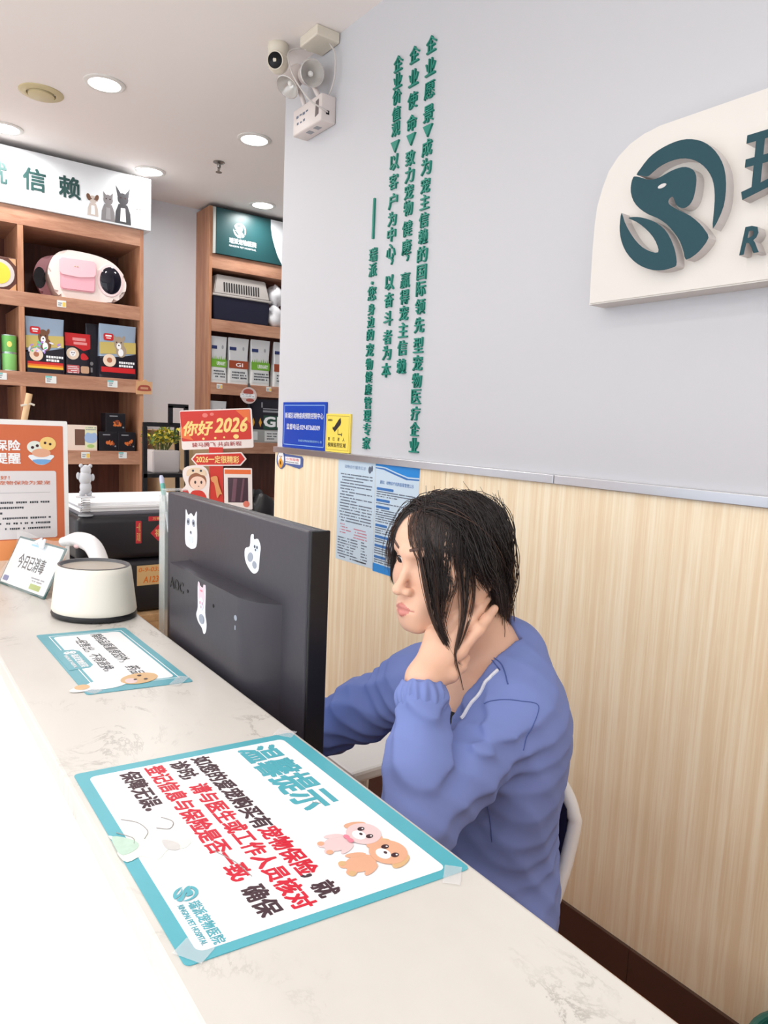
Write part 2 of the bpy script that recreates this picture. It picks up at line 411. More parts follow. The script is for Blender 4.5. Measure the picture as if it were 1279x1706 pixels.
LA = [(-1.0681, 2.0279), (-1.0574, 2.0401), (-1.0395, 2.0568), (-1.0175, 2.0672), (-0.9883, 2.0735), (-0.9594, 2.0743), (-0.9342, 2.0687), (-0.909, 2.0569), (-0.8871, 2.0393), (-0.8682, 2.0161), (-0.854, 1.9885), (-0.8469, 1.9568), (-0.8458, 1.9235), (-0.8512, 1.8975), (-0.8664, 1.8685), (-0.8677, 1.8978), (-0.8682, 1.9254), (-0.8714, 1.9505), (-0.8787, 1.9735), (-0.8926, 1.9952), (-0.9114, 2.0138), (-0.9335, 2.0273), (-0.9591, 2.035), (-0.9882, 2.0353), (-1.0138, 2.029), (-1.0319, 2.0189), (-1.0415, 2.0173), (-1.0558, 2.0231)]
LB = [(-1.0776, 2.0218), (-1.0739, 2.0253), (-1.0595, 2.0207), (-1.0388, 2.0104), (-1.023, 2.0063), (-1.0041, 2.0072), (-0.9823, 2.0131), (-0.9607, 2.0156), (-0.9427, 2.0132), (-0.9259, 2.0036), (-0.9168, 1.9889), (-0.9149, 1.9699), (-0.9169, 1.9486), (-0.9225, 1.9342), (-0.9323, 1.9269), (-0.9447, 1.927), (-0.9584, 1.9373), (-0.9643, 1.9497), (-0.9694, 1.9566), (-0.9759, 1.9555), (-0.979, 1.9498), (-0.9768, 1.9429), (-0.9633, 1.9319), (-0.944, 1.9199), (-0.9214, 1.9057), (-0.8985, 1.8855), (-0.883, 1.867), (-0.8747, 1.8515), (-0.8864, 1.8334), (-0.9023, 1.8204), (-0.9227, 1.8135), (-0.9298, 1.8312), (-0.9412, 1.8556), (-0.9579, 1.8779), (-0.9785, 1.8996), (-1.0028, 1.9174), (-1.0272, 1.9306), (-1.0525, 1.9492), (-1.0706, 1.9699), (-1.08, 1.9922), (-1.0806, 2.0108)]
LC = [(-1.1014, 1.9493), (-1.1036, 1.9292), (-1.1025, 1.9083), (-1.095, 1.8828), (-1.08, 1.8562), (-1.0572, 1.832), (-1.0315, 1.8145), (-1.003, 1.8029), (-0.976, 1.7989), (-0.954, 1.8012), (-0.9452, 1.8048), (-0.9468, 1.8212), (-0.9547, 1.8451), (-0.9726, 1.8774), (-0.9934, 1.8992), (-1.0179, 1.9155), (-1.0465, 1.9279), (-1.067, 1.9331), (-1.0812, 1.9333), (-1.0577, 1.9201), (-1.032, 1.9), (-1.0104, 1.8778), (-0.9967, 1.8556), (-0.9934, 1.8408), (-1.011, 1.8447), (-1.0358, 1.8589), (-1.0578, 1.8796), (-1.0763, 1.9034), (-1.0909, 1.9267)]
def puppy(fr, s, coat, coat2, parent, name='puppy_picture', bow=None):
    """a generic printed puppy, upright, height s, standing on the frame's origin"""
    e = []
    def add(P, m, l): e.append(flat('print', fr, [[(x*s, y*s) for x, y in p] for p in P], .0006+.0002*l, .0002, m, parent))
    add([ell(0, .26, .17, .22), ell(-.09, .06, .07, .07), ell(.09, .06, .07, .07), ell(-.18, .30, .05, .14, -.4), ell(.18, .30, .05, .14, .4)], coat, 0)
    add([ell(-.12, .05, .05, .05), ell(.12, .05, .05, .05), ell(-.25, .72, .08, .17, -.35), ell(.25, .72, .08, .17, .35)], coat2, 1)
    add([ell(0, .70, .27, .25)], coat, 2)
    add([ell(0, .62, .12, .09)], M_paperw, 3)
    add([ell(-.11, .73, .045, .055), ell(.11, .73, .045, .055), ell(0, .655, .03, .022)], M_eye, 4)
    add([ell(-.10, .75, .014), ell(.12, .75, .014)], M_paperw, 5)
    if bow: add([ell(-.05, .44, .06, .04), ell(.05, .44, .06, .04)], bow, 5)
    return e
# the large notice: 40 x 30 cm, read from the customer side
t = thing('counter_notice', 'large white notice with teal border and red and black lettering, taped flat on the counter', 'notice', (-.70, .352, ZC))
f = Fr((-.918, .202, ZC), (1, .003, 0), (0, 1, 0)).lean((.031, .298, 0))      # the sheet lies a little askew
NW, NH = .389, .2996
flat('backing_sheet', f, rrect(0, 0, NW, NH, .006), .0003, .0009, M_teal, t)
flat('white_field', f, rrect(.0165, .0145, NW-.011, NH-.022, .008), .0012, .0003, M_paperw, t)
C0 = .0016
text('headline', '温馨提示', f, (.026, .205, .210, .257), M_teal, t, C0, .0003, .030)
def run(segs, b):
    for s, x0, x1, m in segs: text('text_line', s, f, (x0-.0115, b-(.0118 if s != '，' else .011), x1+.0115 if s != '，' else x0-.007, b+(.0118 if s != '，' else -.001)), m, t, C0, .0003, .029)
run([('如您的爱宠购买有', .034, .2095, M_inkp), ('宠物保险', .2345, .310, M_red), ('，', .333, .333, M_inkp), ('就', .351, .351, M_inkp)], .153)
run([('诊时', .035, .059, M_inkp), ('，', .082, .082, M_inkp), ('请与医生或工作人员核对', .105, .356, M_red)], .1235)
run([('登记信息与保险是否一致', .034, .285, M_red), ('，', .308, .308, M_red), ('确保', .326, .351, M_inkp)], .092)
run([('保障无误', .036, .110, M_inkp)], .0605)
flat('text_line', f, [ell(.127, .053, .0035), ], C0, .0003, M_inkp, t)
puppy(f.sub(.290, .184, C0), .078, M_pinkd, M_tand, t, bow=M_pinkr)
puppy(f.sub(.333, .184, C0), .082, M_tand, M_tan2, t)
logo('emblem', f.sub(.297, .034, C0), .024, M_teal, t)
text('clinic_name', '瑞派宠物医院', f, (.311, .030, .376, .042), M_teal, t, C0, .0003, .012)
text('clinic_name', 'RINGPAI PET HOSPITAL', f, (.311, .021, .372, .0265), M_teal, t, C0, .0003, .01)
worn = smoothpoly([(x+.040, y) for x, y in [(.122, -.001), (.136, .012), (.134, .030), (.150, .060), (.170, .072), (.182, .060), (.176, .046), (.190, .030), (.176, .018), (.180, .002), (.160, -.002), (.148, .003)]], 3)
flat('torn_patch', f, worn, .0017, .0002, M_film, t)
flat('torn_patch', f, smoothpoly([(.166, .002), (.178, .016), (.192, .022), (.202, .016), (.206, .002), (.19, -.001)], 3), .0020, .0002, mat('worn_green', (186, 214, 198), .4, var=.12, bscale=120), t)
flat('torn_patch', f, smoothpoly([(.196, .046), (.21, .058), (.222, .054), (.214, .044)], 3), .0020, .0002, mat('worn_grey', (208, 206, 204), .4, var=.1, bscale=120), t)
b = MB()
for P in ([(.150, .060), (.165, .068), (.178, .060), (.170, .048)], [(.135, .02), (.15, .034), (.172, .038), (.186, .030)], [(.16, .008), (.178, .020), (.19, .018)], [(.24, .085), (.27, .096), (.30, .10)], [(.196, .225), (.203, .232)]):
    b.tube([f.p(x, y, .0020) for x, y in spline([(x, y, 0) for x, y in P], 4) for x, y in [(x, y)]] if False else [f.p(q[0], q[1], .0020) for q in spline([(x, y, 0) for x, y in P], 4)], .0005, 4)
b.build('scuff_mark', mat('scuff', (150, 146, 142), .5), t)
for a, c, w, h, r in ((-.003, .272, .03, .022, .7), (NW-.02, -.004, .03, .02, .6), (NW-.016, NH-.020, .030, .018, -.75)):
    flat('tape', f.sub(a, c, .0018, r), rect(0, 0, w, h), 0, .0002, glass('clear_tape', (250, 250, 252), .22, .1), t)
# the smaller notice further along
t = thing('counter_notice', 'smaller teal-bordered notice about medicine returns lying behind the large one, near the white cup', 'notice', (-1.37, .362, ZC))
f = Fr((-1.565, .275, ZC), (1, .02, 0), (0, 1, 0)).lean((.027, .172, 0)); NW, NH = .381, .174
flat('backing_sheet', f, rrect(0, 0, NW, NH, .006), .0003, .0009, M_teal2, t)
flat('white_field', f, rrect(.028, .026, NW-.034, NH-.020, .010), .0012, .0003, M_paperw, t)
b = MB(); lo, hi = .0165, .0178
for P in (rect(.020, .0195, NW-.028, .0210), rect(.020, NH-.0150, NW-.028, NH-.0135), rect(.0195, .0195, .0210, NH-.0135), rect(NW-.0295, .0195, NW-.028, NH-.0135)): b.prism(f, P, .0012, .0014)
b.build('border_line', M_paperw, t)
flat('emblem_tab', f, [(.122, .004), (.250, .004), (.246, .040), (.232, .049), (.140, .049), (.127, .040)], .0015, .0002, M_teal2, t)
logo('emblem', f.sub(.146, .030), .022, M_paperw, t, .0018, .0003)
text('clinic_name', '瑞派宠物医院', f, (.160, .027, .240, .041), M_paperw, t, .0018, .0003, .01)
text('clinic_name', 'RINGPAI PET HOSPITAL', f, (.160, .016, .238, .022), M_paperw, t, .0018, .0003, .01)
M_ink2 = mat('grey_black_ink', (62, 66, 72), .5)
text('text_line', '除药品质量原因外，', f, (.036, .094, .236, .117), M_ink2, t, .0016, .0003, .004)
text('text_line', '药品', f, (.262, .094, .314, .117), M_ink2, t, .0016, .0003, .004)
text('text_line', '一经售出，', f, (.044, .056, .152, .078), M_ink2, t, .0016, .0003, .004)
text('text_line', '不得退换。', f, (.168, .056, .278, .078), M_ink2, t, .0016, .0003, .004)
g = f.sub(.349, .002, .0012)
flat('puppy_picture', g, [ell(0, .040, .024, .036)], .0004, .0002, M_paperw, t)
flat('puppy_paw', g, [ell(.004, -.002, .012, .02)], .0003, .0002, M_paperw, t)
flat('puppy_picture', g, [ell(.002, .094, .026, .032, .1)], .0007, .0002, M_tan2, t)
flat('puppy_paw', g, [ell(-.004, .0, .012, .012)], .0007, .0002, M_tan2, t)
flat('puppy_picture', g, [ell(.008, .078, .013, .010)], .0010, .0002, M_pinkd, t)
flat('puppy_picture', g, [ell(-.010, .098, .0035), ell(.012, .102, .0035), ell(.006, .086, .003)], .0014, .0002, M_eye, t)
for a, c, w, h, r in ((NW-.035, NH-.012, .045, .02, -.7), (NW-.02, -.004, .03, .018, .6)): flat('tape', f.sub(a, c, .0018, r), rect(0, 0, w, h), 0, .0002, MATS['clear_tape'], t)

# ---------------------------------------------------------------- monitor
M_mon = mat('dark_grey_plastic', (56, 54, 62), .36, bump=.12, bscale=60)
M_monk = mat('black_plastic', (22, 22, 26), .4)
M_monl = mat('embossed_black', (18, 18, 20), .3)
t = thing('computer_monitor', 'large black computer monitor seen from behind, standing at the back edge of the counter', 'monitor', (-1.27, .60, .74))
MX0, MX1, MZ0, MZ1 = -1.612, -.965, .80, 1.250
fm = Fr((MX0, .566, MZ0), (1, 0, 0), (0, 0, 1))          # the back face, seen from the customer side
MB().box(MX0, MX1, .566, .592, MZ0, MZ1, .005, 3).build('back_cover', M_mon, t)
MB().box(MX0+.001, MX1-.001, .592, .604, MZ0+.001, MZ1-.001, .003).build('front_bezel', M_monk, t)
MB().box(MX0+.012, MX1-.012, .6035, .6046, MZ0+.02, MZ1-.012).build('screen', mat('screen_glow', (176, 192, 214), .2, emit=.8), t)
MB().box(MX1-.0005, MX1+.006, .568, .604, MZ0, MZ1, .002).build('side_edge', M_monk, t)
# electronics bulge whose right end curves away
L0, L1 = -1.478, -1.045
def bulge(u, v):
    x = L0 + (L1-L0)*u; z0, z1 = .83, 1.105
    e = min(1, (1-u)/.22); dep = .044*math.sin(min(1, max(0, e))*PI/2)**.8
    dep *= min(1, u/.05)**.5 if u < .05 else 1
    zz = z0 + (z1-z0)*v
    return Vector((x, .566-dep, zz))
b = MB()
prof = [(L0, 0), (L0+.003, .038), (L0+.010, .0445), (L0+.018, .045), (L1-.085, .045), (L1-.055, .041), (L1-.035, .033), (L1-.020, .022), (L1-.008, .010), (L1, 0)]
fz = Fr((0, .566, .82), (1, 0, 0), (0, -1, 0)); fz.n = Vector((0, 0, 1))
b.prism(fz, prof, 0, .292, 0)
bo = b.build('rear_housing', M_mon, t, 25)
fb = Fr((L0, .5225, .82), (1, 0, 0), (0, 0, 1))
text('maker_mark', 'AOC', Fr((-1.465, .5208, 1.060), (1, 0, 0), (0, 0, 1)), (0, 0, .080, .024), M_monl, t, 0, .0008, weight=.02)
b = MB()
for dx, dz in ((-1.362, 1.072), (-1.231, 1.072)): b.lathe([(.0035, 0), (.0035, .0012), (0, .0013)], Fr((dx, .5212, dz), (1, 0, 0), (0, 0, 1)), 12)
b.build('screw_hole', mat('hole_black', (8, 8, 10), .6), t)
M_stk = mat('sticker_white', (236, 238, 244), .35); M_stg = mat('sticker_grey', (150, 158, 172), .4); M_stp = mat('sticker_pink', (226, 196, 208), .4)
def sticker(fr, w, h, outline, parts, label):
    s = flat('animal_sticker', fr, smoothpoly([(x*w, y*h) for x, y in outline], 3), .0002, .0006, M_stk, t); lab(s, label)
    for i, (P, m) in enumerate(parts): flat('sticker_print', fr, [[(x*w, y*h) for x, y in p] for p in P], .0009+.0003*i, .0002, m, s)
DOG = [(-.42, .05), (-.46, .45), (-.42, .75), (-.40, 1.0), (-.22, .86), (0, .93), (.22, .86), (.42, 1.02), (.42, .7), (.46, .4), (.40, .08), (.1, -.03), (-.1, -.03)]
sticker(Fr((-1.462, .566, 1.143), (1, 0, .02), (0, 0, 1)), .076, .080, DOG, [([ell(-.20, .68, .13, .10, .3), ell(.20, .68, .13, .10, -.3), ell(0, .40, .07, .05)], M_stg), ([ell(0, .22, .20, .10)], mat('sticker_blue_white', (214, 222, 236), .4)), ([ell(-.2, .68, .05, .045), ell(.2, .68, .05, .045), ell(0, .42, .04, .03)], M_ink2)], 'white bulldog head sticker on the upper left of the monitor back')
CAT = [(-.40, .25), (-.42, .55), (-.15, .66), (-.10, .95), (.05, 1.0), (.08, .88), (.30, .92), (.45, .75), (.42, .5), (.40, .3), (.35, .1), (.12, -.02), (-.15, .05)]
sticker(Fr((-1.163, .566, 1.146), (1, 0, 0), (0, 0, 1)), .072, .070, CAT, [([ell(.2, .68, .16, .14)], mat('sticker_blue_white', (214, 222, 236), .4)), ([ell(-.1, .38, .16, .12, .5), ell(.15, .22, .12, .10)], M_stg), ([ell(.15, .70, .04), ell(.28, .70, .04), ell(.2, .62, .03)], M_ink2)], 'white dog sticker at the upper middle of the monitor back')
TIG = [(-.30, .45), (-.32, .8), (-.28, 1.0), (-.1, .92), (.1, .92), (.28, 1.0), (.32, .8), (.3, .42), (.42, .2), (.36, .02), (.2, -.04), (.05, .06), (-.25, .14), (-.42, .28)]
sticker(Fr((-1.288, .5210, 1.010), (1, 0, 0), (0, 0, 1)), .062, .094, TIG, [([ell(0, .74, .26, .18), ell(-.2, .93, .07), ell(.2, .93, .07)], M_stp), ([ell(0, .56, .18, .14), ], mat('sticker_blue_white', (214, 222, 236), .4)), ([ell(-.09, .58, .035), ell(.09, .58, .035), ell(0, .5, .03), ell(0, .84, .10, .02)], M_pinkr), ([ell(.05, .25, .2, .10)], M_stg)], 'pink hooded pet sticker on the raised housing of the monitor')
flat('sticker_scrap', Fr((-1.133, .5212, 1.055), (1, 0, 0), (0, 0, 1)), [ell(0, .018, .006, .005), rect(-.003, -.004, .001, .004)], .0002, .0003, M_stg, t)
b = MB(); b.box(-1.36, -1.20, .606, .635, .80, .95, .006); b.build('stand_neck', M_monk, t)
MB().box(-1.42, -1.14, .54, .685, .79, .799, .003).build('stand_base', M_monk, t)

# ---------------------------------------------------------------- clear pen holder hooked on the monitor's left edge, pen in it
M_acr = glass('clear_acrylic', (236, 242, 240), .34, .05)
t = thing('pen_holder', 'clear acrylic holder hanging on the left edge of the monitor', 'pen holder', (-1.64, .575, .90))
b = MB(); b.box(-1.652, -1.649, .560, .600, .80, 1.238, .001); b.box(-1.649, -1.616, .560, .5625, .80, 1.238, .0008); b.box(-1.649, -1.618, .598, .600, .80, 1.238); b.box(-1.649, -1.618, .5625, .598, .80, .804)
b.build('sleeve', M_acr, t)
b = MB(); b.box(-1.640, -1.600, .561, .608, 1.252, 1.2545, .0008); b.box(-1.620, -1.6175, .555, .565, 1.225, 1.2545)
b.build('hook', M_acr, t)
t = thing('pen', 'white pen with a blue-green grip sticking out of the acrylic holder', 'pen', (-1.65, .576, .95))
p0, p1 = Vector((-1.638, .580, 1.15)), Vector((-1.678, .574, 1.276))
d = (p1-p0).normalized()
MB().tube([p0, p0+d*.09], .0042, 12).build('barrel', mat('pen_white', (228, 232, 236), .3), t, True)
MB().tube([p0+d*.09, p0+d*.118], .0056, 12).build('grip', mat('pen_teal', (96, 170, 160), .3), t, True)
MB().tube([p0+d*.118, p0+d*.132, p0+d*.138], [.0055, .0055, .0035], 12).build('cap', mat('pen_lilac', (186, 190, 214), .25), t, True)

# ---------------------------------------------------------------- white cup-shaped device on a black foot
t = thing('drinking_fountain', 'cream white oval tub with black foot and open dark rim on the counter', 'pet water bowl', (-1.675, .418, ZC))
f = Fr((-1.675, .418, ZC), (.8, .6, 0), (-.6, .8, 0))
SX, SY = 1.0, .80
M_cream = mat('cream_plastic', (232, 228, 216), .3)
MB().lathe([(.088, 0), (.099, .003), (.1005, .008), (.0985, .014)], f, 48, SX, SY).build('foot', M_monk, t, True)
MB().lathe([(.0975, .014), (.0995, .018), (.0985, .026), (.0885, .104), (.0865, .115), (.0835, .1185), (.0805, .1185)], f, 48, SX, SY, cap=False).build('shell', M_cream, t, True)
MB().lathe([(.0805, .1185), (.0835, .1200), (.0785, .1200), (.0755, .114), (.066, .108)], f, 48, SX, SY, cap=False).build('rim', mat('dark_grey_rim', (84, 84, 88), .35), t, True)
MB().lathe([(.0752, .1135), (.05, .1145), (0, .115)], f, 48, SX, SY).build('inner_tray', mat('inner_tray_grey', (176, 168, 156), .35), t, True)

# ---------------------------------------------------------------- leaning acrylic sign
t = thing('disinfection_sign', 'tilted acrylic sign with black lettering for today disinfected, in a clear bag on the counter', 'sign', (-1.98, .32, ZC))
th = math.radians(26); uu = Vector((.964, .266, 0)); bb = Vector((-.266, .964, 0)); vv = Vector((0, 0, math.cos(th))) + bb*math.sin(th)
f = Fr(Vector((-2.105, .281, ZC+.001)), uu, vv); SWd, SH = .247, .135
flat('frame', f, rrect(0, 0, SWd, SH, .003), -.004, .004, mat('dark_teal_edge', (66, 104, 104), .25), t)
flat('panel', f, rrect(.005, .006, SWd-.005, SH-.005, .003), .0001, .0006, mat('pale_panel_print', (228, 234, 236), .25), t)
text('text_line', '今日已消毒', f, (.050, .054, .190, .092), M_ink, t, .0009, .0004, .012)
fineprint('fine_print', f, .150, .042, .215, 2, .007, .004, M_grey, t, .0009, seed=3)
flat('green_tag', f, rect(.158, .012, .212, .026), .0008, .0003, mat('olive_print', (160, 176, 84), .4), t)
flat('blue_mark', f, rrect(.012, .012, .040, .026, .004), .0008, .0003, mat('indigo_print', (92, 104, 160), .4), t)
flat('header_band', f, rect(.08, .118, .15, .123), .0008, .0003, mat('sky_print', (150, 200, 226), .4), t)
def bagf(u, v):
    x = -.01 + .27*u; y = .145*v + .004*math.sin(9*u); return f.p(x + .02*math.sin(PI*v), y, .006 + .004*math.sin(u*23+v*7) + .010*max(0, u-.8)*5*(1-v))
MB().grid(bagf, 26, 16).build('plastic_bag', glass('clear_film', (248, 250, 250), .16, .12), t, True)
bag = MB()
for k in range(5): bag.tube([f.p(.10+.012*k, .128, .006), f.p(.13+.006*k, .137+.004*math.sin(k*2), .012), f.p(.145+.003*k, .118, .010)], .0035, 6)
bag.build('bag_knot', mat('white_film', (240, 242, 246), .35), t, True)
t = thing('handheld_scanner', 'white curved plastic handle standing behind the tilted disinfection sign', 'handheld device', (-1.87, .46, ZC))
P = spline([(-1.955, .415, 1.088), (-1.915, .44, 1.098), (-1.87, .462, 1.088), (-1.845, .475, 1.05), (-1.83, .48, 1.005), (-1.825, .483, .962)], 5)
MB().tube(P, [.012+.010*math.sin(min(1, i/9)*PI/2)*(1-.35*max(0, i-12)/14) for i in range(len(P))], 14).build('handle', mat('glossy_white_plastic', (240, 238, 238), .25), t, True)
MB().sph((-1.957, .414, 1.087), .0128).build('tip', MATS['glossy_white_plastic'], t, True)
MB().sph((-1.90, .432, 1.083), .007, (1.6, 1, .8)).build('trigger', mat('pale_pink_plastic', (226, 190, 190), .35), t, True)

# ---------------------------------------------------------------- orange insurance poster on a board, wooden stick behind
M_or = mat('orange_print', (206, 108, 70), .42); M_or2 = mat('orange_print_light', (236, 150, 92), .42)
t = thing('poster_board', 'orange insurance reminder poster on a white board standing at the left end of the counter', 'poster board', (-2.16, .27, ZC))
f = Fr((-2.15, .060, ZC+.001), (0, 1, 0), (-.03, 0, 1)); PW, PH = .410, .436
flat('board', f, rrect(0, 0, PW, PH, .004), -.005, .005, mat('white_foam_board', (238, 236, 234), .4), t)
flat('orange_sheet', f, rrect(.0, .02, PW-.012, PH-.014, .003), .0002, .0005, M_or, t)
flat('pale_foot', f, rect(0, .004, PW-.012, .05), .0008, .0003, mat('peach_print', (240, 205, 180), .4), t)
flat('light_band', f, rect(0, .05, PW-.012, .105), .0008, .0003, M_or2, t)
flat('text_panel', f, rrect(.0, .108, PW-.032, .296, .006), .0010, .0003, mat('pale_grey_print', (222, 218, 220), .4), t)
text('headline', '保险', f, (.226, .352, .288, .380), M_paperw, t, .0010, .0004, .025)
text('headline', '提醒', f, (.226, .316, .288, .345), M_paperw, t, .0010, .0004, .025)
text('headline', '宠物', f, (.160, .352, .220, .380), M_paperw, t, .0010, .0004, .025)
text('headline', '温馨', f, (.160, .316, .220, .345), M_paperw, t, .0010, .0004, .025)
text('red_line', '亲爱的家长，您好！', f, (.122, .272, .260, .283), M_or, t, .0015, .0003, .012)
text('red_line', '感谢您使用宠物保险为爱宠', f, (.140, .258, .362, .269), M_or, t, .0015, .0003, .012)
text('red_line', '保驾护航。', f, (.140, .244, .232, .255), M_or, t, .0015, .0003, .012)
flat('rule', f, rect(.02, .2355, .362, .2362), .0014, .0002, M_grey, t)
fineprint('fine_print', f, .03, .212, .360, 6, .0145, .0058, M_ink2, t, .0014, seed=5)
flat('bowl', f, smoothpoly([(.310, .340), (.372, .340), (.362, .324), (.350, .314), (.332, .314), (.318, .324)], 3), .0010, .0003, mat('bowl_white', (232, 238, 244), .4), t)
flat('bowl', f, [smoothpoly([(.319, .327), (.364, .327), (.352, .315), (.331, .315)], 3)], .0013, .0002, mat('bowl_blue', (120, 170, 220), .4), t)
flat('cat_face', f, [ell(.325, .362, .020, .017), ], .0012, .0002, mat('cat_white_green', (226, 232, 222), .4), t)
flat('cat_face', f, [ell(.358, .372, .021, .019)], .0014, .0002, mat('cat_yellow', (240, 204, 128), .4), t)
flat('food_arch', f, [ell(.341, .346, .024, .012)], .0015, .0002, mat('salmon_print', (226, 170, 140), .4), t)
flat('cat_face', f, [ell(.319, .361, .004), ell(.331, .366, .004), ell(.351, .374, .0035), ell(.364, .371, .0035)], .0017, .0002, M_eye, t)
t = thing('wooden_easel_stick', 'pale wooden easel stick leaning up behind the orange poster', 'easel', (-2.25, .30, ZC))
MB().tube([(-2.22, .285, ZC), (-2.215, .383, 1.470)], .0085, 10).build('stick', mat('pale_pine', (222, 184, 140), .5, var=.1, bscale=40), t, True)
MB().tube([(-2.215, .383, 1.395), (-2.215, .383, 1.30)], .0015, 6).build('cord', mat('cord_white', (220, 210, 196), .6), t)
MB().tube([(-2.21, .360, 1.435), (-2.21, .385, 1.442), (-2.21, .395, 1.438)], .003, 6).build('cord_knot', MATS['cord_white'], t, True)
MB().tube([(-2.23, .10, ZC), (-2.222, .37, 1.42)], .0085, 10).build('cross_stick', MATS['pale_pine'], t, True) if False else None

# ---------------------------------------------------------------- printer with paper on top
M_prn = mat('printer_black', (34, 33, 38), .32); M_prng = mat('printer_top_grey', (118, 116, 122), .4)
t = thing('printer', 'black office printer on the desk behind the counter with red new year stickers', 'printer', (-2.45, .72, .7915))
PX, PY0, PY1 = -2.25, .512, .94
b = MB(); b.box(-2.62, PX, PY0, PY1, .7915, .965, .02, 3); b.build('paper_base', M_prn, t, True)
b = MB(); b.box(-2.62, PX, PY0-.0, PY1, .967, 1.108, .022, 4); b.build('body', M_prn, t, True)
MB().box(-2.60, PX-.03, PY0+.02, PY1-.02, 1.106, 1.119, .004).build('scanner_lid', M_prng, t, True)
fp = Fr((PX+.0002, 0, 0), (0, 1, 0), (0, 0, 1))
M_fu = mat('fu_red', (196, 44, 56), .45); M_gold = mat('gold_print', (232, 196, 120), .4)
k = flat('red_sticker', fp, rrect(.688, 1.018, .706, 1.090, .002), 0, .0006, M_fu, t); lab(k, 'narrow vertical red sticker')
text('sticker_text', '一帆\n风顺', fp, (.691, 1.024, .703, 1.084), M_gold, k, .0007, .0002)
k = flat('red_sticker', fp, rrect(.728, 1.088, .800, 1.103, .002), 0, .0006, M_fu, t); lab(k, 'horizontal red sticker')
text('sticker_text', '万事如意', fp, (.742, 1.0915, .788, 1.1), M_gold, k, .0007, .0002)
k = flat('red_sticker', fp, [(.735, 1.049), (.760, 1.022), (.785, 1.049), (.760, 1.076)], 0, .0006, M_fu, t); lab(k, 'diamond shaped red sticker with fu')
text('sticker_text', '福', fp, (.749, 1.037, .771, 1.061), M_gold, k, .0007, .0002, .01)
k = flat('note', fp, rect(.692, .880, .775, .945), 0, .0006, mat('tan_note', (222, 186, 130), .6), t); lab(k, 'tan handwritten note')
M_orink = mat('orange_marker', (226, 118, 30), .5)
text('note_text', '0-9-035', fp, (.698, .924, .770, .938), M_orink, k, .0007, .0002, .01, shear=.2)
text('note_text', 'A123', fp, (.712, .888, .762, .908), M_orink, k, .0007, .0002, .02, shear=.2)
M_paper = mat('copy_paper', (246, 246, 248), .55)
t = thing('paper_stack', 'stack of white copy paper lying on top of the black printer', 'paper stack', (-2.43, .70, 1.119))
for q, (dx, dy, z0, z1) in enumerate(((0, 0, 1.1195, 1.130), (.006, .01, 1.130, 1.1385), (-.005, -.004, 1.1385, 1.147))):
    MB().box(-2.59+dx, -2.285+dx, .53+dy, .90+dy, z0, z1, .001).build('ream', M_paper, t)
t = thing('spring_ornament', 'clear bear figurine on a wire spring standing on the printer edge', 'ornament', (-2.262, .545, 1.108))
f = Fr((-2.215, .519, 1.1075), (0, 1, 0), (1, 0, 0)); f.n = Vector((0, 0, 1)); f.o = Vector((-2.2780, .5455, 1.1095))
M_clr = glass('clear_resin', (226, 230, 236), .55, .05)
MB().lathe([(.022, 0), (.022, .003), (.006, .006)], f, 20).build('base', M_clr, t, True)
hx = []
for i in range(7*12+1): a = 2*PI*i/12; hx.append(f.p(.013*math.cos(a), .013*math.sin(a), .005+.05*i/84))
MB().tube(hx, .0011, 5).build('spring', mat('spring_steel', (170, 168, 170), .25, .9), t, True)
MB().lathe([(.006, .054), (.027, .056), (.028, .059), (.020, .062)], f, 24).build('platform', M_clr, t, True)
M_fig = mat('frosted_resin', (214, 216, 222), .18, spec=.7)
b = MB()
b.sph(f.p(0, 0, .088), .019, (1, .9, 1.2)); b.sph(f.p(-.001, 0, .116), .021, (1, .9, 1.15)); b.sph(f.p(.001, 0, .139), .0165, (1, .95, 1.05))
b.sph(f.p(-.013, 0, .154), .006); b.sph(f.p(.014, 0, .153), .006); b.sph(f.p(-.021, 0, .123), .007, (.8, .8, 1.6)); b.sph(f.p(.021, 0, .118), .007, (.8, .8, 1.6))
b.sph(f.p(-.010, 0, .070), .009, (1, 1, 1.2)); b.sph(f.p(.010, 0, .070), .009, (1, 1, 1.2))
b.build('figurine', M_fig, t, True)

# ---------------------------------------------------------------- wooden display shelves
M_shy = wood('shelf_wood', (192, 146, 120), (166, 118, 94), (1.2, 1.2, 9), .42, 1.2)      # boards, grain along the shelf
M_shz = wood('shelf_wood_upright', (198, 148, 114), (170, 116, 88), (14, 14, .9), .42, 1.2)
M_shb = wood('shelf_back', (112, 66, 52), (88, 50, 40), (1, 10, .8), .5, 1.)
def shelf_unit(label, loc, X, y0, y1, dep, zs, rail_top, dividers, railh=.085, rail_lo=2.50):
    t = thing('display_shelf', label, 'shelf', loc)
    XB = X-dep
    for y, s in ((y0, 1), (y1, -1)):
        MB().box(XB, X, min(y, y+s*.022), max(y, y+s*.022), 0, rail_top).build('side_panel', M_shz, t)
    MB().box(XB, XB+.012, y0+.022, y1-.022, 0, rail_top).build('back_panel', M_shb, t)
    a, c = y0+.022, y1-.022
    for z in zs:
        b = MB(); b.box(XB+.012, X-.022, a, c, z-.025, z); b.box(X-.022, X, a, c, z-.085, z, .0015); b.build('shelf_board', M_shy, t)
    b = MB(); b.box(XB+.012, X, a, c, rail_lo, rail_lo+.10); b.build('top_rail', M_shy, t)
    for y, z0, z1 in dividers: MB().box(XB+.012, X-.001, y-.015, y+.015, z0, z1).build('divider', M_shz, t)
    MB().box(XB+.012, X-.01, a, c, 0, .10).build('plinth', M_shz, t)
    return t
LX = -4.75
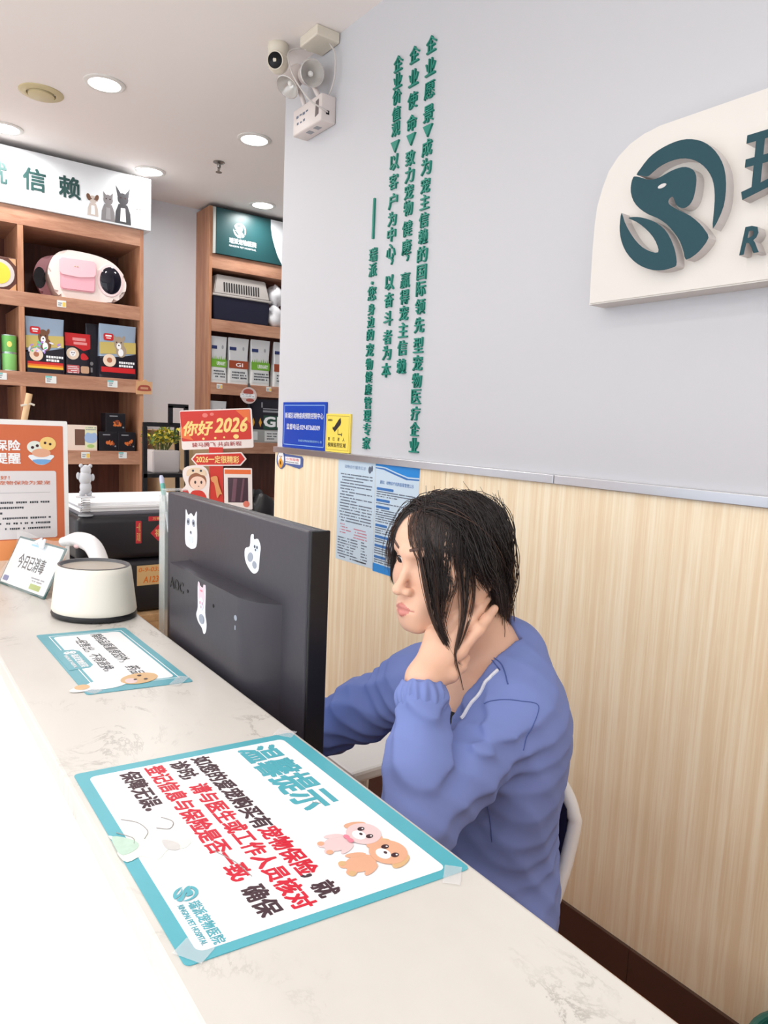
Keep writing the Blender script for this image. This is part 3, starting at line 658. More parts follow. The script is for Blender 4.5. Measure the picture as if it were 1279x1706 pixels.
shelf_unit('tall oak display shelf under the white sign with pets on the left', (-5.0, .5, 0), LX, -.60, 1.502, .49, (2.120, 1.655, 1.187, .72, .30), 2.60,
           [(.788, 2.12, 2.5), (.788, 1.655, 2.035), (.788, 1.187, 1.57), (.788, .72, 1.10), (.788, .30, .635), (.10, 2.12, 2.5), (.10, 1.655, 2.035), (.10, 1.187, 1.57)])
RX = -5.0
shelf_unit('tall oak display shelf partly hidden by the wall corner under the dark green sign', (-5.12, 2.7, 0), RX, 2.048, 3.30, .25, (2.143, 1.690, 1.256, .80, .35), 2.925, [(2.93, 1.69, 2.06), (2.93, 2.143, 2.5)])

# sign boxes over the shelves
M_signw = mat('sign_white', (232, 236, 240), .3); M_green = mat('deep_green', (34, 76, 80), .35); M_greenk = mat('dark_green_letter', (40, 74, 72), .45)
t = thing('shelf_sign', 'white sign box with dark green characters and a row of pets over the left shelf', 'sign', (-4.76, .5, 2.605))
MB().box(-5.22, -4.735, -.60, 1.545, 2.602, 2.918, .003).build('sign_box', M_signw, t)
f = Fr((-4.735, 0, 0), (0, 1, 0), (0, 0, 1))
for ch, a in (('信', .806), ('赖', 1.000), ('就', .605), ('专', .20), ('业', .40)):
    text('letter', ch, f, (a, 2.702, a+.118, 2.822), M_greenk, t, 0, .003, .022)
def pet(y, z, s, m, m2, ears, name):
    """seated pet printed on the sign"""
    P = [[(y+s*a, z+s*c) for a, c in p] for p in ([(-.22, 0), (.22, 0), (.20, .30), (.12, .52), (-.12, .52), (-.20, .30)], ell(0, .66, .15, .16))]
    for e in (-1, 1):
        P.append([(y+s*(e*.14), z+s*.68), (y+s*(e*.04), z+s*.78), (y+s*(e*ears[0]), z+s*ears[1])] if ears[2] else ell(y+s*e*.15, z+s*.70, s*.05, s*.10, e*.3))
    o = flat('pet_picture', f, P, .0004, .0004, m, t)
    flat('pet_marking', f, [[(y+s*a, z+s*c) for a, c in p] for p in ([(-.08, .06), (.08, .06), (.06, .42), (-.06, .42)],)], .001, .0003, m2, o)
    flat('pet_eyes', f, [ell(y-s*.06, z+s*.69, s*.022), ell(y+s*.06, z+s*.69, s*.022)], .001, .0003, M_eye, o)
M_dk = mat('black_dog_print', (62, 62, 66), .4); M_gc = mat('grey_cat_print', (128, 124, 126), .4); M_wp = mat('white_cat_print', (222, 224, 226), .4); M_bw = mat('spaniel_print', (196, 184, 176), .4)
pet(1.190, 2.625, .145, M_bw, M_paperw, (0, 0, 0), 'a'); pet(1.280, 2.612, .190, M_gc, mat('grey_cat_light', (150, 148, 150), .4), (.15, .90, 1), 'b')
pet(1.370, 2.612, .225, M_dk, M_paperw, (.20, 1.00, 1), 'c'); pet(1.465, 2.612, .155, M_wp, M_signw, (.15, .92, 1), 'd')
flat('pet_marking', f, [ell(1.165, 2.732, .012, .020, .3), ell(1.213, 2.735, .011, .018, -.3)], .0012, .0003, mat('brown_ear_print', (112, 78, 60), .4), t)
t = thing('shelf_sign', 'dark green sign with white dog emblem over the shelf by the wall corner', 'sign', (-5.0, 2.6, 2.59))
b = MB(); b.box(-4.998, -4.985, 2.09, 3.29, 2.602, 2.920, .002); b.build('sign_board', M_green, t)
MB().box(-4.998, -4.987, 2.070, 2.0895, 2.602, 2.920).build('edge_strip', mat('pale_grey_strip', (190, 190, 184), .4), t)
f = Fr((-4.985, 0, 0), (0, 1, 0), (0, 0, 1))
logo('emblem', f.sub(2.272, 2.790), .105, M_paperw, t, .0003, .0006)
text('clinic_name', '瑞派宠物医院', f, (2.192, 2.692, 2.405, 2.730), M_paperw, t, .0003, .0006, .02)
text('clinic_name', 'RINGPAI PET HOSPITAL', f, (2.192, 2.668, 2.405, 2.680), M_paperw, t, .0003, .0006, .01)
sw = [(2.520, 2.918), (2.522, 2.86), (2.532, 2.80), (2.555, 2.73), (2.585, 2.66), (2.622, 2.604), (2.95, 2.604), (2.95, 2.918)]
flat('white_swoosh', f, sw, .0003, .0006, M_signw, t)

# ---------------------------------------------------------------- goods on the left shelf
def bag(name, label, cat, fr, w, h, d, m_top, m_low, split, group=None, seal=.05, twist=.0, pinch=.035):
    """standing pouch: flat front leaning back a little, gusseted foot, pinched top seal"""
    t = thing(name, label, cat, fr.p(w/2, 0, -d/2), group)
    def sec(v):
        k = 1 - v; dd = d*(.10 + .90*min(1, k*1.5)**.75) if v < .985 else d*.07
        ww = w*(1 - pinch*math.sin(v*PI*.95)**2 - .02*v)
        return ww, dd
    def body(v0, v1, nm, m):
        def fn(u, v):
            v = v0 + (v1-v0)*v; ww, dd = sec(v); a = 2*PI*u; c, s = math.cos(a), math.sin(a); e = .28
            x = w/2 + math.copysign(abs(c)**e, c)*ww/2 + twist*math.sin(v*3)
            z = math.copysign(abs(s)**e, s)*dd/2 - dd/2
            return fr.p(x, v*h, z - .10*d*v)
        b = MB(); b.grid(fn, 40, 14, cu=True)
        for end in (v0, v1):
            pts = [fn(i/40, 0 if end == v0 else 1) for i in range(40)]; b.poly(pts if end == v1 else pts[::-1])
        return b.build(nm, m, t, 30, weld=True)
    body(0, split, 'lower_panel', m_low); body(split, 1-seal, 'upper_panel', m_top)
    body(1-seal, 1, 'top_seal', m_top)
    lean = .10*d/h
    return t, Fr(fr.p(0, 0, .0006), fr.u, fr.v - fr.n*lean)
def YF(x, y, z): return Fr((x, y, z), (0, 1, 0), (0, 0, 1))
M_sky = mat('bag_sky_print', (150, 168, 190), .25); M_field = mat('bag_field_print', (196, 176, 104), .3); M_bagk = mat('bag_black', (34, 30, 40), .28)
M_redp = mat('bag_red_print', (200, 40, 44), .3); M_yel = mat('bag_yellow_print', (232, 186, 60), .3); M_crm = mat('cream_print', (232, 210, 188), .35)
M_collie = mat('collie_brown', (116, 80, 56), .4); M_corgi = mat('terrier_grey', (168, 150, 130), .4)
def dogbag(label, y, w, h, stripes, coat, wx):
    t, f = bag('dog_food_bag', label, 'pet food bag', YF(-4.775, y, 1.655), w, h, .09, M_sky, M_bagk, .40, 'large dog food bags on the left shelf')
    flat('field_picture', f, [(.004, h*.44), (w-.006, h*.40+.03), (w-.006, h*.70), (.004, h*.66)], .0002, .0004, M_field, t)
    flat('dark_sweep', f, [(.003, .02), (w-.004, .02), (w-.004, h*.48), (w*.6, h*.42), (.003, h*.36)], .0006, .0004, M_bagk, t)
    flat('brand_patch', f, [rrect(w*.12, h*.70, w*.38, h*.83, .012)], .0012, .0004, M_redp, t)
    flat('brand_patch', f, [rect(w*.17, h*.77, w*.33, h*.80), rect(w*.19, h*.735, w*.31, h*.752)], .0016, .0003, M_paperw, t)
    d = flat('dog_picture', f, [ell(wx*w, h*.66, w*.13, h*.13), ell((wx+.06)*w, h*.52, w*.14, h*.12), ell((wx-.10)*w, h*.74, w*.04, h*.06, .3), ell((wx+.12)*w, h*.75, w*.04, h*.06, -.3)], .0010, .0003, coat, t)
    flat('dog_marking', f, [ell(wx*w, h*.61, w*.06, h*.06), ell((wx+.05)*w, h*.49, w*.07, h*.07)], .0014, .0003, M_paperw, d)
    flat('dog_marking', f, [ell((wx-.06)*w, h*.68, w*.018), ell((wx+.06)*w, h*.68, w*.018), ell(wx*w, h*.625, w*.02)], .0018, .0003, M_eye, d)
    flat('round_badge', f, [ell(w*.27, h*.33, w*.17)], .0012, .0004, M_crm, t)
    flat('round_badge', f, [ell(w*.27, h*.335, w*.07)], .0017, .0003, mat('kibble_brown', (176, 112, 84), .4), t)
    fineprint('text_line', f, w*.52, h*.325, w*.93, 2, h*.062, h*.045, M_paperw, t, .0012, .98, 4)
    if stripes: flat('colour_band', f, [rect(w*.05, h*.125, w*.95, h*.16)], .0012, .0003, mat('orange_band', (226, 120, 40), .3), t); flat('colour_band', f, [rect(w*.05, h*.085, w*.95, h*.125)], .0012, .0003, M_yel, t)
    flat('colour_band', f, [rect(w*.05, h*(.16 if stripes else .11), w*.95, h*.205)], .0012, .0003, M_redp, t)
    return t, f
t, f = dogbag('dog food bag with brown collie and holographic patch on the left shelf', .808, .222, .332, True, M_collie, .45)
rnd = random.Random(4)
for k, (nm, c) in enumerate((('holo_violet', (190, 150, 236)), ('holo_green', (110, 220, 160)), ('holo_white', (240, 236, 255)))):
    flat('holographic_glints', f, [ell(rnd.uniform(.02, .20), rnd.uniform(.125, .19), rnd.uniform(.004, .014), rnd.uniform(.003, .006), rnd.uniform(0, 3)) for q in range(7)], .0016+.0002*k, .0002, mat(nm, c, .15, .3), t)
dogbag('dog food bag with a sitting terrier at the end of the left shelf', 1.232, .236, .338, False, M_corgi, .52)
t, f = bag('cat_food_bag', 'smaller black and red food bag standing between the two dog food bags', 'pet food bag', YF(-4.80, 1.034, 1.655), .155, .262, .07, M_redp, M_bagk, .70)
w, h = .155, .262
flat('red_banner', f, [(.003, h*.98), (w-.003, h*.95), (w-.003, h*.66), (w*.72, h*.60), (.003, h*.80)], .0003, .0004, M_redp, t)
flat('banner_text', f, [rect(w*.3, h*.83, w*.8, h*.9), rect(w*.34, h*.74, w*.85, h*.80)], .0009, .0003, mat('banner_pink', (232, 150, 150), .35), t)
flat('round_badge', f, [ell(w*.30, h*.52, w*.24)], .0009, .0004, M_crm, t); flat('round_badge', f, [ell(w*.30, h*.52, w*.12)], .0014, .0003, M_paperw, t)
flat('round_badge', f, [ell(w*.27, h*.54, w*.025), ell(w*.35, h*.54, w*.025), ell(w*.31, h*.49, w*.02)], .0018, .0003, M_eye, t)
flat('meat_picture', f, [smoothpoly([(w*.62, h*.40), (w*.62, h*.52), (w*.75, h*.54), (w*.90, h*.44), (w*.80, h*.39)])], .0009, .0004, M_redp, t)
flat('pink_panel', f, rrect(w*.06, h*.06, w*.55, h*.25, .006), .0009, .0004, mat('bag_pink_panel', (196, 92, 96), .35), t)
flat('bowl_picture', f, rrect(w*.60, h*.07, w*.92, h*.24, .01), .0009, .0004, mat('bowl_tan', (198, 160, 132), .4), t)
fineprint('fine_print', f, w*.10, h*.22, w*.52, 4, h*.045, h*.022, M_paperw, t, .0014, .9, 6)
t, f = bag('dark_food_bag', 'plain black food bag half hidden behind the dog food bag at the right', 'pet food bag', YF(-4.83, 1.165, 1.655), .10, .335, .08, M_bagk, M_bagk, .5)
flat('white_mark', f, [ell(.035, .085, .010, .012), rect(.028, .03, .04, .06)], .0008, .0004, M_grey, t)
# tins
M_lime = mat('tin_green', (132, 196, 112), .3); M_limed = mat('tin_green_dark', (108, 176, 90), .3); M_blue = mat('tin_blue', (56, 132, 178), .3); M_tinr = mat('tin_rim', (196, 214, 206), .25, .7)
def tin(x, y, z, label, m, m2):
    t = thing('food_tin', label, 'tin can', (x, y, z), 'tins on the left shelf')
    f = Fr((x, y, z), (1, 0, 0), (0, 1, 0))
    MB().lathe([(.040, .004), (.0405, .006), (.0405, .096), (.040, .099)], f, 32, cap=False).build('label_wrap', m, t, True)
    b = MB(); b.lathe([(.038, 0), (.0408, .001), (.0408, .005), (.039, .006), (.039, .098), (.0408, .100), (.0408, .104), (.038, .1045), (.036, .102), (0, .102)], f, 32)
    b.build('tin_body', M_tinr, t, True)
    if m2:
        b = MB(); g = Fr((x+.0408, y, z), (0, 1, 0), (0, 0, 1))
        b.prism(g, ell(-.004, .050, .013, .017), -.004, .0004); b.build('label_picture', m2, t)
tin(-4.80, .725, 1.655, 'green food tin on the middle shelf left of the dog food, lower of two', M_lime, None)
tin(-4.80, .725, 1.760, 'green food tin with a yellow picture stacked on another green tin', M_limed, mat('tin_picture', (240, 222, 120), .35))
tin(-4.80, .636, 1.655, 'blue food tin at the left edge of the photo, lower of two', M_blue, None)
tin(-4.80, .636, 1.760, 'blue food tin at the left edge of the photo, upper of two', M_blue, None)
# yellow round tin in a brown box, top shelf
t = thing('gift_box', 'brown gift box with round yellow front on the top left shelf', 'box', (-4.85, .69, 2.12))
MB().box(-4.98, -4.79, .575, .772, 2.12, 2.31, .003).build('carton', mat('chocolate_card', (92, 56, 48), .4), t)
f = YF(-4.79, .68, 2.215)
flat('ring', f, [ell(0, 0, .080)], .0003, .004, mat('silver_card', (206, 200, 196), .3), t); flat('disc', f, [ell(-.004, 0, .062)], .0045, .001, mat('sun_yellow', (240, 208, 72), .35), t)
flat('corner_print', f, [[(.05, .09), (.088, .09), (.088, .05)], [(.05, -.09), (.088, -.09), (.088, -.05)]], .0003, .0005, mat('peach_card', (206, 162, 122), .4), t)
# pet carrier
M_shell = mat('carrier_cream', (238, 224, 218), .3); M_rose = mat('carrier_pink', (232, 170, 182), .4); M_black = mat('carrier_window', (24, 22, 34), .08)
t = thing('pet_carrier', 'cream pet carrier with pink pouch and round dark window on the top left shelf', 'pet carrier', (-4.93, 1.17, 2.12))
f = Fr((-4.80, .945, 2.121), (.10, .995, -.0), (0, 0, 1))
OUT = [(.02, .075), (.0, .15), (.025, .232), (.085, .283), (.19, .288), (.31, .272), (.39, .235), (.445, .165), (.448, .085), (.41, .03), (.33, .002), (.10, .002), (.05, .02)]
op = smoothpoly(OUT, 4)
b = MB(); b.prism(f, op, -.20, 0, .018); b.build('shell', M_shell, t, 50)
g = f.sub(0, 0, -.205); b = MB(); b.prism(f, [((x-.22)*.97+.15, (y-.14)*.93+.145) for x, y in op], -.26, -.20, .018); b.build('rear_shell', M_rose, t, 50)
flat('rear_window', f, [ell(-.030, .135, .035, .065)], -.198, .003, M_black, t)
b = MB(); b.prism(f, ell(.355, .138, .078, .100), .0, .006, .003); b.build('window_rim', mat('rim_pink_white', (240, 214, 214), .3), t, 50)
b = MB(); b.sph(f.p(.357, .138, .002), .066, (1, 1.30, .25), f, 28, 14); b.build('round_window', M_black, t, True)
b = MB(); b.prism(f, rrect(.065, .050, .265, .225, .02), 0, .020, .006); b.build('pouch', M_rose, t, 40)
b = MB(); b.prism(f, [(.060, .150), (.075, .135), (.17, .128), (.255, .140), (.270, .158), (.270, .222), (.255, .236), (.075, .236), (.060, .222)], .020, .027, .003); b.build('pouch_flap', mat('carrier_pink_light', (240, 188, 196), .4), t, 40)
b = MB()
for a in (.148, .162): b.lathe([(.004, 0), (.004, .002), (0, .003)], f.sub(a, .192, .027), 10)
b.build('snap', mat('dull_gold', (196, 176, 140), .35, .6), t)
MB().tube([f.p(x, .284+z, -.10) for x, z in ((.13, 0), (.15, .012), (.20, .016), (.25, .010), (.27, -.006))], .007, 8).build('carry_handle', M_shell, t, True)
# small boxes on the lower shelf
t = thing('gift_box', 'cream box with brown window and pale blue picture on the lower left shelf', 'box', (-4.82, 1.12, 1.187))
MB().box(-4.90, -4.775, 1.020, 1.217, 1.1875, 1.348, .002).build('carton', mat('cream_card', (234, 214, 200), .4), t)
f = YF(-4.775, 1.02, 1.187)
flat('brown_window', f, [rect(.062, .035, .122, .135)], .0003, .0005, mat('brown_card', (112, 80, 66), .4), t)
flat('picture_strip', f, [rect(.122, .010, .192, .155)], .0004, .0005, mat('pale_yellow_card', (226, 226, 190), .4), t)
flat('picture_strip', f, [smoothpoly([(.125, .06), (.12, .09), (.135, .115), (.16, .11), (.185, .115), (.196, .085), (.185, .055), (.15, .05)])], .001, .0003, mat('pale_blue_card', (160, 184, 220), .4), t)
flat('picture_strip', f, [ell(.157, .030, .022, .012)], .001, .0003, mat('pale_green_card', (170, 200, 120), .4), t)
fineprint('fine_print', f, .128, .150, .185, 2, .012, .007, M_grey, t, .001, .95, 8)
M_bbox = mat('black_card', (30, 28, 34), .35); M_food = mat('stew_orange', (206, 110, 54), .45); M_food2 = mat('stew_dark', (150, 70, 40), .5)
def bbox(y0, y1, z0, z1, label, spots):
    t = thing('pet_food_box', label, 'pet food box', (-4.83, (y0+y1)/2, z0), 'black food boxes on the lower left shelf')
    MB().box(-4.90, -4.785, y0, y1, z0, z1, .002).build('carton', M_bbox, t)
    f = YF(-4.785, y0, z0); w, h = y1-y0, z1-z0
    rnd = random.Random(len(label))
    for m, n, o in ((M_food2, 5, .0003), (M_food, 9, .0006)):
        flat('food_picture', f, [ell(w*.60+rnd.uniform(-.022, .022), h*.46+rnd.uniform(-.018, .018), rnd.uniform(.005, .012), rnd.uniform(.004, .010), rnd.uniform(0, 3), 10) for q in range(n)], o, .0003, m, t)
    flat('text_line', f, [rect(w*.2, h*.82, w*.6, h*.87)], .0003, .0004, M_grey, t); flat('corner_dot', f, [ell(w*.88, h*.25, .005)], .0003, .0004, M_grey, t)
bbox(1.232, 1.346, 1.1875, 1.311, 'black food box at the left of the bottom pair by the shelf end', 1)
bbox(1.349, 1.462, 1.1875, 1.311, 'black food box at the right of the bottom pair by the shelf end', 1)
bbox(1.272, 1.398, 1.3115, 1.432, 'black food box resting on top of the other two', 1)
# price tags
M_tagw = mat('tag_white', (226, 228, 226), .4); M_tagy = mat('tag_amber', (236, 196, 96), .4); M_tagt = mat('tag_teal', (120, 190, 190), .4)
def ptag(x, y, z, label, col, w=.052, h=.040, group='price tags on the shelf edges'):
    t = thing('price_tag', label, 'price tag', (x, y, z), group)
    f = Fr((x+.0006, y-w/2, z-h), (0, 1, 0), (0, 0, 1))
    flat('card', f, rrect(0, 0, w, h, .003), 0, .001, M_tagw, t)
    flat('colour_flash', f, rect(w*.60, h*.1, w*.95, h*.75), .0012, .0003, col, t) if col is M_tagy else flat('colour_flash', f, rect(0, h*.75, w*.6, h), .0012, .0003, col, t)
    for q in (.50, .22): flat('price_line', f, rect(w*.12, h*q, w*(.40+.3*q), h*(q+.16)), .0012, .0003, M_grey, t)
ptag(LX, 1.008, 2.098, 'white and amber price tag on the shelf edge under the pink carrier', M_tagy)
ptag(LX, .942, 1.640, 'white price tag on the shelf edge under the collie food bag', M_tagt, .062, .044)
ptag(LX, 1.306, 1.640, 'white price tag on the shelf edge under the terrier food bag', M_tagt, .062, .044)
ptag(LX, .676, 1.640, 'white price tag on the shelf edge under the green tins', M_tagt)
ptag(LX, 1.139, 1.180, 'amber price tag on the shelf edge under the cream box', M_tagy)
ptag(LX, 1.369, 1.182, 'white price tag on the shelf edge under the black boxes', M_tagt)
t = thing('hanging_tag', 'small wooden shop tag sticking out from the end of the middle left shelf', 'tag', (-4.74, 1.505, 1.61))
f = Fr((-4.749, 1.453, 1.562), (0, 1, 0), (0, 0, 1))
flat('board', f, [(0, 0), (.102, .004), (.104, .085), (.075, .085), (.06, .100), (.042, .085), (.004, .085)], 0, .008, mat('pale_plywood', (206, 160, 116), .5), t)
flat('red_print', f, smoothpoly([(.012, .042), (.03, .060), (.08, .060), (.094, .042), (.092, .026), (.015, .024)]), .0082, .0006, mat('rust_print', (158, 74, 60), .5), t)
flat('print', f, [rect(.028, .034, .078, .048)], .009, .0004, mat('tan_print', (196, 140, 110), .5), t)

# ---------------------------------------------------------------- goods on the right shelf
t = thing('pet_crate', 'plastic pet crate with grey slotted top and navy base on the top right shelf', 'pet carrier', (-5.1, 2.3, 2.143))
M_cg = mat('crate_grey', (178, 172, 168), .4); M_cn = mat('crate_navy', (32, 32, 50), .35)
f = YF(-5.012, 2.085, 2.144)
def fr_taper(f, a0, a1, b0, b1, c0, c1, ta, tc):
    b = bmesh.new(); V = []
    for bb, q in ((b0, 0), (b1, 1)):
        for c, s in ((c0, 1), (c1, -1)):
            for a, r in ((a0, 1), (a1, -1)): V.append(b.verts.new(f.p(a + r*ta*q, bb, c + s*tc*q)))
    for q in ((0, 1, 3, 2), (4, 6, 7, 5), (0, 4, 5, 1), (2, 3, 7, 6), (0, 2, 6, 4), (1, 5, 7, 3)): b.faces.new([V[i] for i in q])
    bmesh.ops.recalc_face_normals(b, faces=b.faces[:]); bmesh.ops.bevel(b, geom=b.edges[:], offset=.006, segments=2, affect='EDGES')
    m = MB(); m._merge(b); return m
fr_taper(f, .012, .448, 0, .172, -.20, -.004, -.010, -.0).build('base', M_cn, t, 40)
b = MB(); b.obox(f, -.004, .470, .170, .186, -.205, .004, .004); b.build('rim', M_cg, t, 40)
fr_taper(f, .006, .455, .186, .325, -.20, -.002, .028, .02).build('lid', M_cg, t, 40)
b = MB()
for k in range(15): b.prism(Fr(f.p(.085+.0195*k, .205, -.0045), f.u, f.v - f.n*.13), rrect(0, 0, .010, .070, .004), .0, .0022)
b.build('vent_slots', mat('slot_black', (26, 26, 30), .6), t)
M_film2 = mat('white_film_bag', (222, 222, 226), .25)
for k, (y, z, sx, sz, lb) in enumerate(((2.615, 2.225, 1.0, 1.15, 'white plastic wrapped bundle beside the crate, lower'), (2.62, 2.385, .9, 1.0, 'white plastic wrapped bundle beside the crate, upper'))):
    rnd = random.Random(k+3); ph = [rnd.uniform(0, 6) for _ in range(6)]
    def fn(u, v):
        a, th = 2*PI*u, PI*v; r = 1 + .10*math.sin(3*a+ph[0]+3*th) + .07*math.sin(5*th+ph[1]+2*a)
        return Vector((-5.085+.075*r*math.sin(th)*math.cos(a), y+.068*r*sx*math.sin(th)*math.sin(a), z-.078*sz*r*math.cos(th)))
    o = MB().grid(fn, 28, 18, cu=True).build('wrapped_bundle', M_film2, None, True, weld=True); tag(o, lb, 'bundle', 'white wrapped bundles')
M_silver = mat('pouch_silver', (206, 206, 208), .28, .15); M_silk = mat('pouch_white', (218, 218, 216), .3)
M_grass = mat('pouch_green', (110, 164, 54), .35); M_rust = mat('pouch_rust', (150, 70, 44), .35); M_navy = mat('pouch_navy', (40, 50, 96), .35)
def pouch(y, w, h, band, label, x=-5.012, z=1.690, gi=True):
    t, f = bag('diet_food_pouch', label, 'pet food bag', YF(x, y, z), w, h, .08, M_silver, M_silk, .5, 'silver food pouches on the right shelf', .06, pinch=.075)
    flat('colour_band', f, [rect(w*.035, h*.34, w*.965, h*.51)], .0004, .0004, M_grass if band else M_rust, t)
    text('band_text', 'GI' if not band else 'URINARY', f, (w*.36, h*.38, w*(.70 if not band else .88), h*.46), M_paperw, t, .0010, .0003, .01)
    if band:
        flat('grass_tips', f, [[(w*(.06+.11*k), h*.50), (w*(.13+.11*k), h*.50), (w*(.10+.11*k), h*(.56+.02*(k % 3)))] for k in range(8)], .0005, .0003, M_grass, t)
    flat('brand_label', f, [rect(w*.06, h*.73, w*.38, h*.80)], .0004, .0004, M_navy, t)
    flat('drop_mark', f, [ell(w*.72, h*.78, .008, .014)], .0004, .0004, M_grey, t)
    flat('lower_label', f, [rect(w*.12, h*.06, w*.92, h*.30)], .0004, .0003, mat('pouch_label', (206, 208, 208), .4), t)
    fineprint('fine_print', f, w*.18, h*.27, w*.86, 3, h*.06, h*.035, M_ink2, t, .0008, .85, int(y*100))
pouch(2.075, .128, .335, 1, 'silver food pouch with a green band at the left end of the right shelf')
pouch(2.212, .168, .338, 0, 'silver food pouch with a rust red band, second on the right shelf')
pouch(2.392, .165, .342, 1, 'silver food pouch with a green band, third on the right shelf')
pouch(2.585, .165, .342, 0, 'silver food pouch with a rust red band next to the wall corner')
pouch(2.072, .135, .30, 0, 'white food pouch with a blue label on the lower right shelf', z=1.256)
t, f = bag('dark_diet_bag', 'large black food bag with a big letter G on the lower right shelf', 'pet food bag', YF(-5.02, 2.385, 1.256), .30, .335, .09, M_bagk, mat('pouch_grey', (150, 152, 150), .35), .30)
text('big_letter', 'GI', f, (.135, .125, .265, .200), M_paperw, t, .0008, .0005, .035)
text('flame_mark', '◆', f, (.03, .12, .055, .19), mat('flame_amber', (222, 160, 50), .4), t, .0008, .0005)
text('flame_mark', '◆', f, (.09, .12, .115, .19), MATS['flame_amber'], t, .0008, .0005)
flat('green_panel', f, [rect(.13, .105, .295, .21)], .0004, .0003, mat('bag_deep_green', (40, 76, 60), .4), t)
flat('pale_bar', f, [rect(.125, .235, .29, .25), rect(.125, .258, .25, .266), rect(.11, .27, .122, .31)], .0004, .0004, M_grey, t)
flat('lower_label', f, [rect(.04, .02, .08, .085), rect(.14, .01, .29, .09)], .0004, .0004, mat('pouch_label', (206, 208, 208), .4), t)
fineprint('fine_print', f, .16, .075, .25, 3, .02, .010, M_ink2, t, .0010, .9, 12)
for y, z, lb in ((2.139, 1.680, 'amber price tag on the right shelf edge, left'), (2.541, 1.684, 'amber price tag on the right shelf edge near the wall corner')):
    ptag(RX, y, z, lb, M_tagy, .045, .034)
t = thing('hanging_tag', 'round clear hanging tag with red print below the right shelf edge', 'tag', (-4.985, 2.37, 1.61))
f = YF(-4.99, 2.37, 1.610)
flat('disc', f, [ell(0, 0, .066, .062)], 0, .003, mat('tag_pinkish', (216, 196, 192), .3), t)
flat('red_print', f, [ell(-.005, .025, .042, .024), ell(.01, -.035, .034, .012)], .0032, .0004, mat('brick_print', (170, 84, 74), .4), t)
flat('white_strip', f, [rect(-.070, -.018, .050, .012)], .0038, .0005, M_paperw, t)
fineprint('fine_print', f, -.06, .008, .04, 2, .012, .006, M_grey, t, .0045, .9, 2)
MB().box(-4.995, -4.988, 2.360, 2.380, 1.66, 1.700, .001).build('clip', M_chrome, t)
def fn(u, v):
    a, th = 2*PI*u, PI*v; r = 1 + .12*math.sin(4*a+2*th) + .09*math.sin(7*th+3*a)
    return Vector((-4.72+.16*r*math.sin(th)*math.cos(a), 2.30+.26*r*math.sin(th)*math.sin(a), max(0.001, .47-.48*r*math.cos(th)*(.8 if v > .5 else 1))))
o = MB().grid(fn, 36, 24, cu=True).build('black_plastic_bag', mat('bin_bag_black', (44, 42, 44), .3), None, True, weld=True); tag(o, 'dark plastic bag heaped on the floor below the right shelf', 'bag')

# ---------------------------------------------------------------- black metal plant stand with a potted plant
M_iron = mat('black_iron', (26, 26, 30), .45)
t = thing('plant_stand', 'black square-tube metal plant stand in the corner between the shelves', 'stand', (-4.2, 1.46, 0))
r = .011
def bar(nm, p, q, w=.011): 
    p, q = Vector(p), Vector(q); d = (q-p).normalized(); u = d.orthogonal().normalized()
    u = Vector((0, 0, 1)).cross(d) if abs(d.z) < .9 else Vector((1, 0, 0)); u = (u - d*u.dot(d)).normalized(); f = Fr(p, u, d.cross(u))
    MB().obox(Fr(p, u, d.cross(u)), -w, w, -w, w, 0, (q-p).length).build(nm, M_iron, t)
for x, ytop, y, zt in ((-4.05, 1.528, 1.560, 1.487), (-4.40, 1.600, 1.632, 1.36)): bar('leg', (x, y, 0), (x, ytop, zt))
for x, y, zt in ((-4.05, 1.290, 1.36), (-4.40, 1.400, 1.36)): bar('leg', (x, y, 0), (x, y, zt))
bar('leg', (-4.05, 1.436, 1.38), (-4.05, 1.436, 1.487)); bar('top_rail', (-4.05, 1.425, 1.487), (-4.05, 1.539, 1.487))
for z in (1.376, 1.085, .55):
    bar('rail', (-4.05, 1.280, z), (-4.05, 1.545, z)); bar('rail', (-4.40, 1.40, z), (-4.40, 1.62, z))
    bar('rail', (-4.05, 1.290, z), (-4.40, 1.40, z)); bar('rail', (-4.05, 1.538, z), (-4.40, 1.61, z))
for z in (1.085, .55): MB().prism(Fr((0, 0, z), (1, 0, 0), (0, 1, 0)), [(-4.05, 1.290), (-4.05, 1.54), (-4.40, 1.61), (-4.40, 1.40)], -.004, .008).build('shelf_plate', M_iron, t)
t = thing('potted_plant', 'small plant with yellow green leaves in a square white pot on the black stand', 'potted plant', (-4.22, 1.44, 1.094))
fr_taper(Fr((-4.13, 1.360, 1.094), (0, 1, 0), (0, 0, 1)), .004, .162, 0, .132, -.16, 0, -.004, -.004).build('pot', mat('pot_white', (214, 206, 204), .4), t, 40)
MB().box(-4.275, -4.145, 1.380, 1.507, 1.20, 1.222).build('soil', mat('soil', (70, 52, 42), .9), t)
rnd = random.Random(3); bA, bB, bS = MB(), MB(), MB()
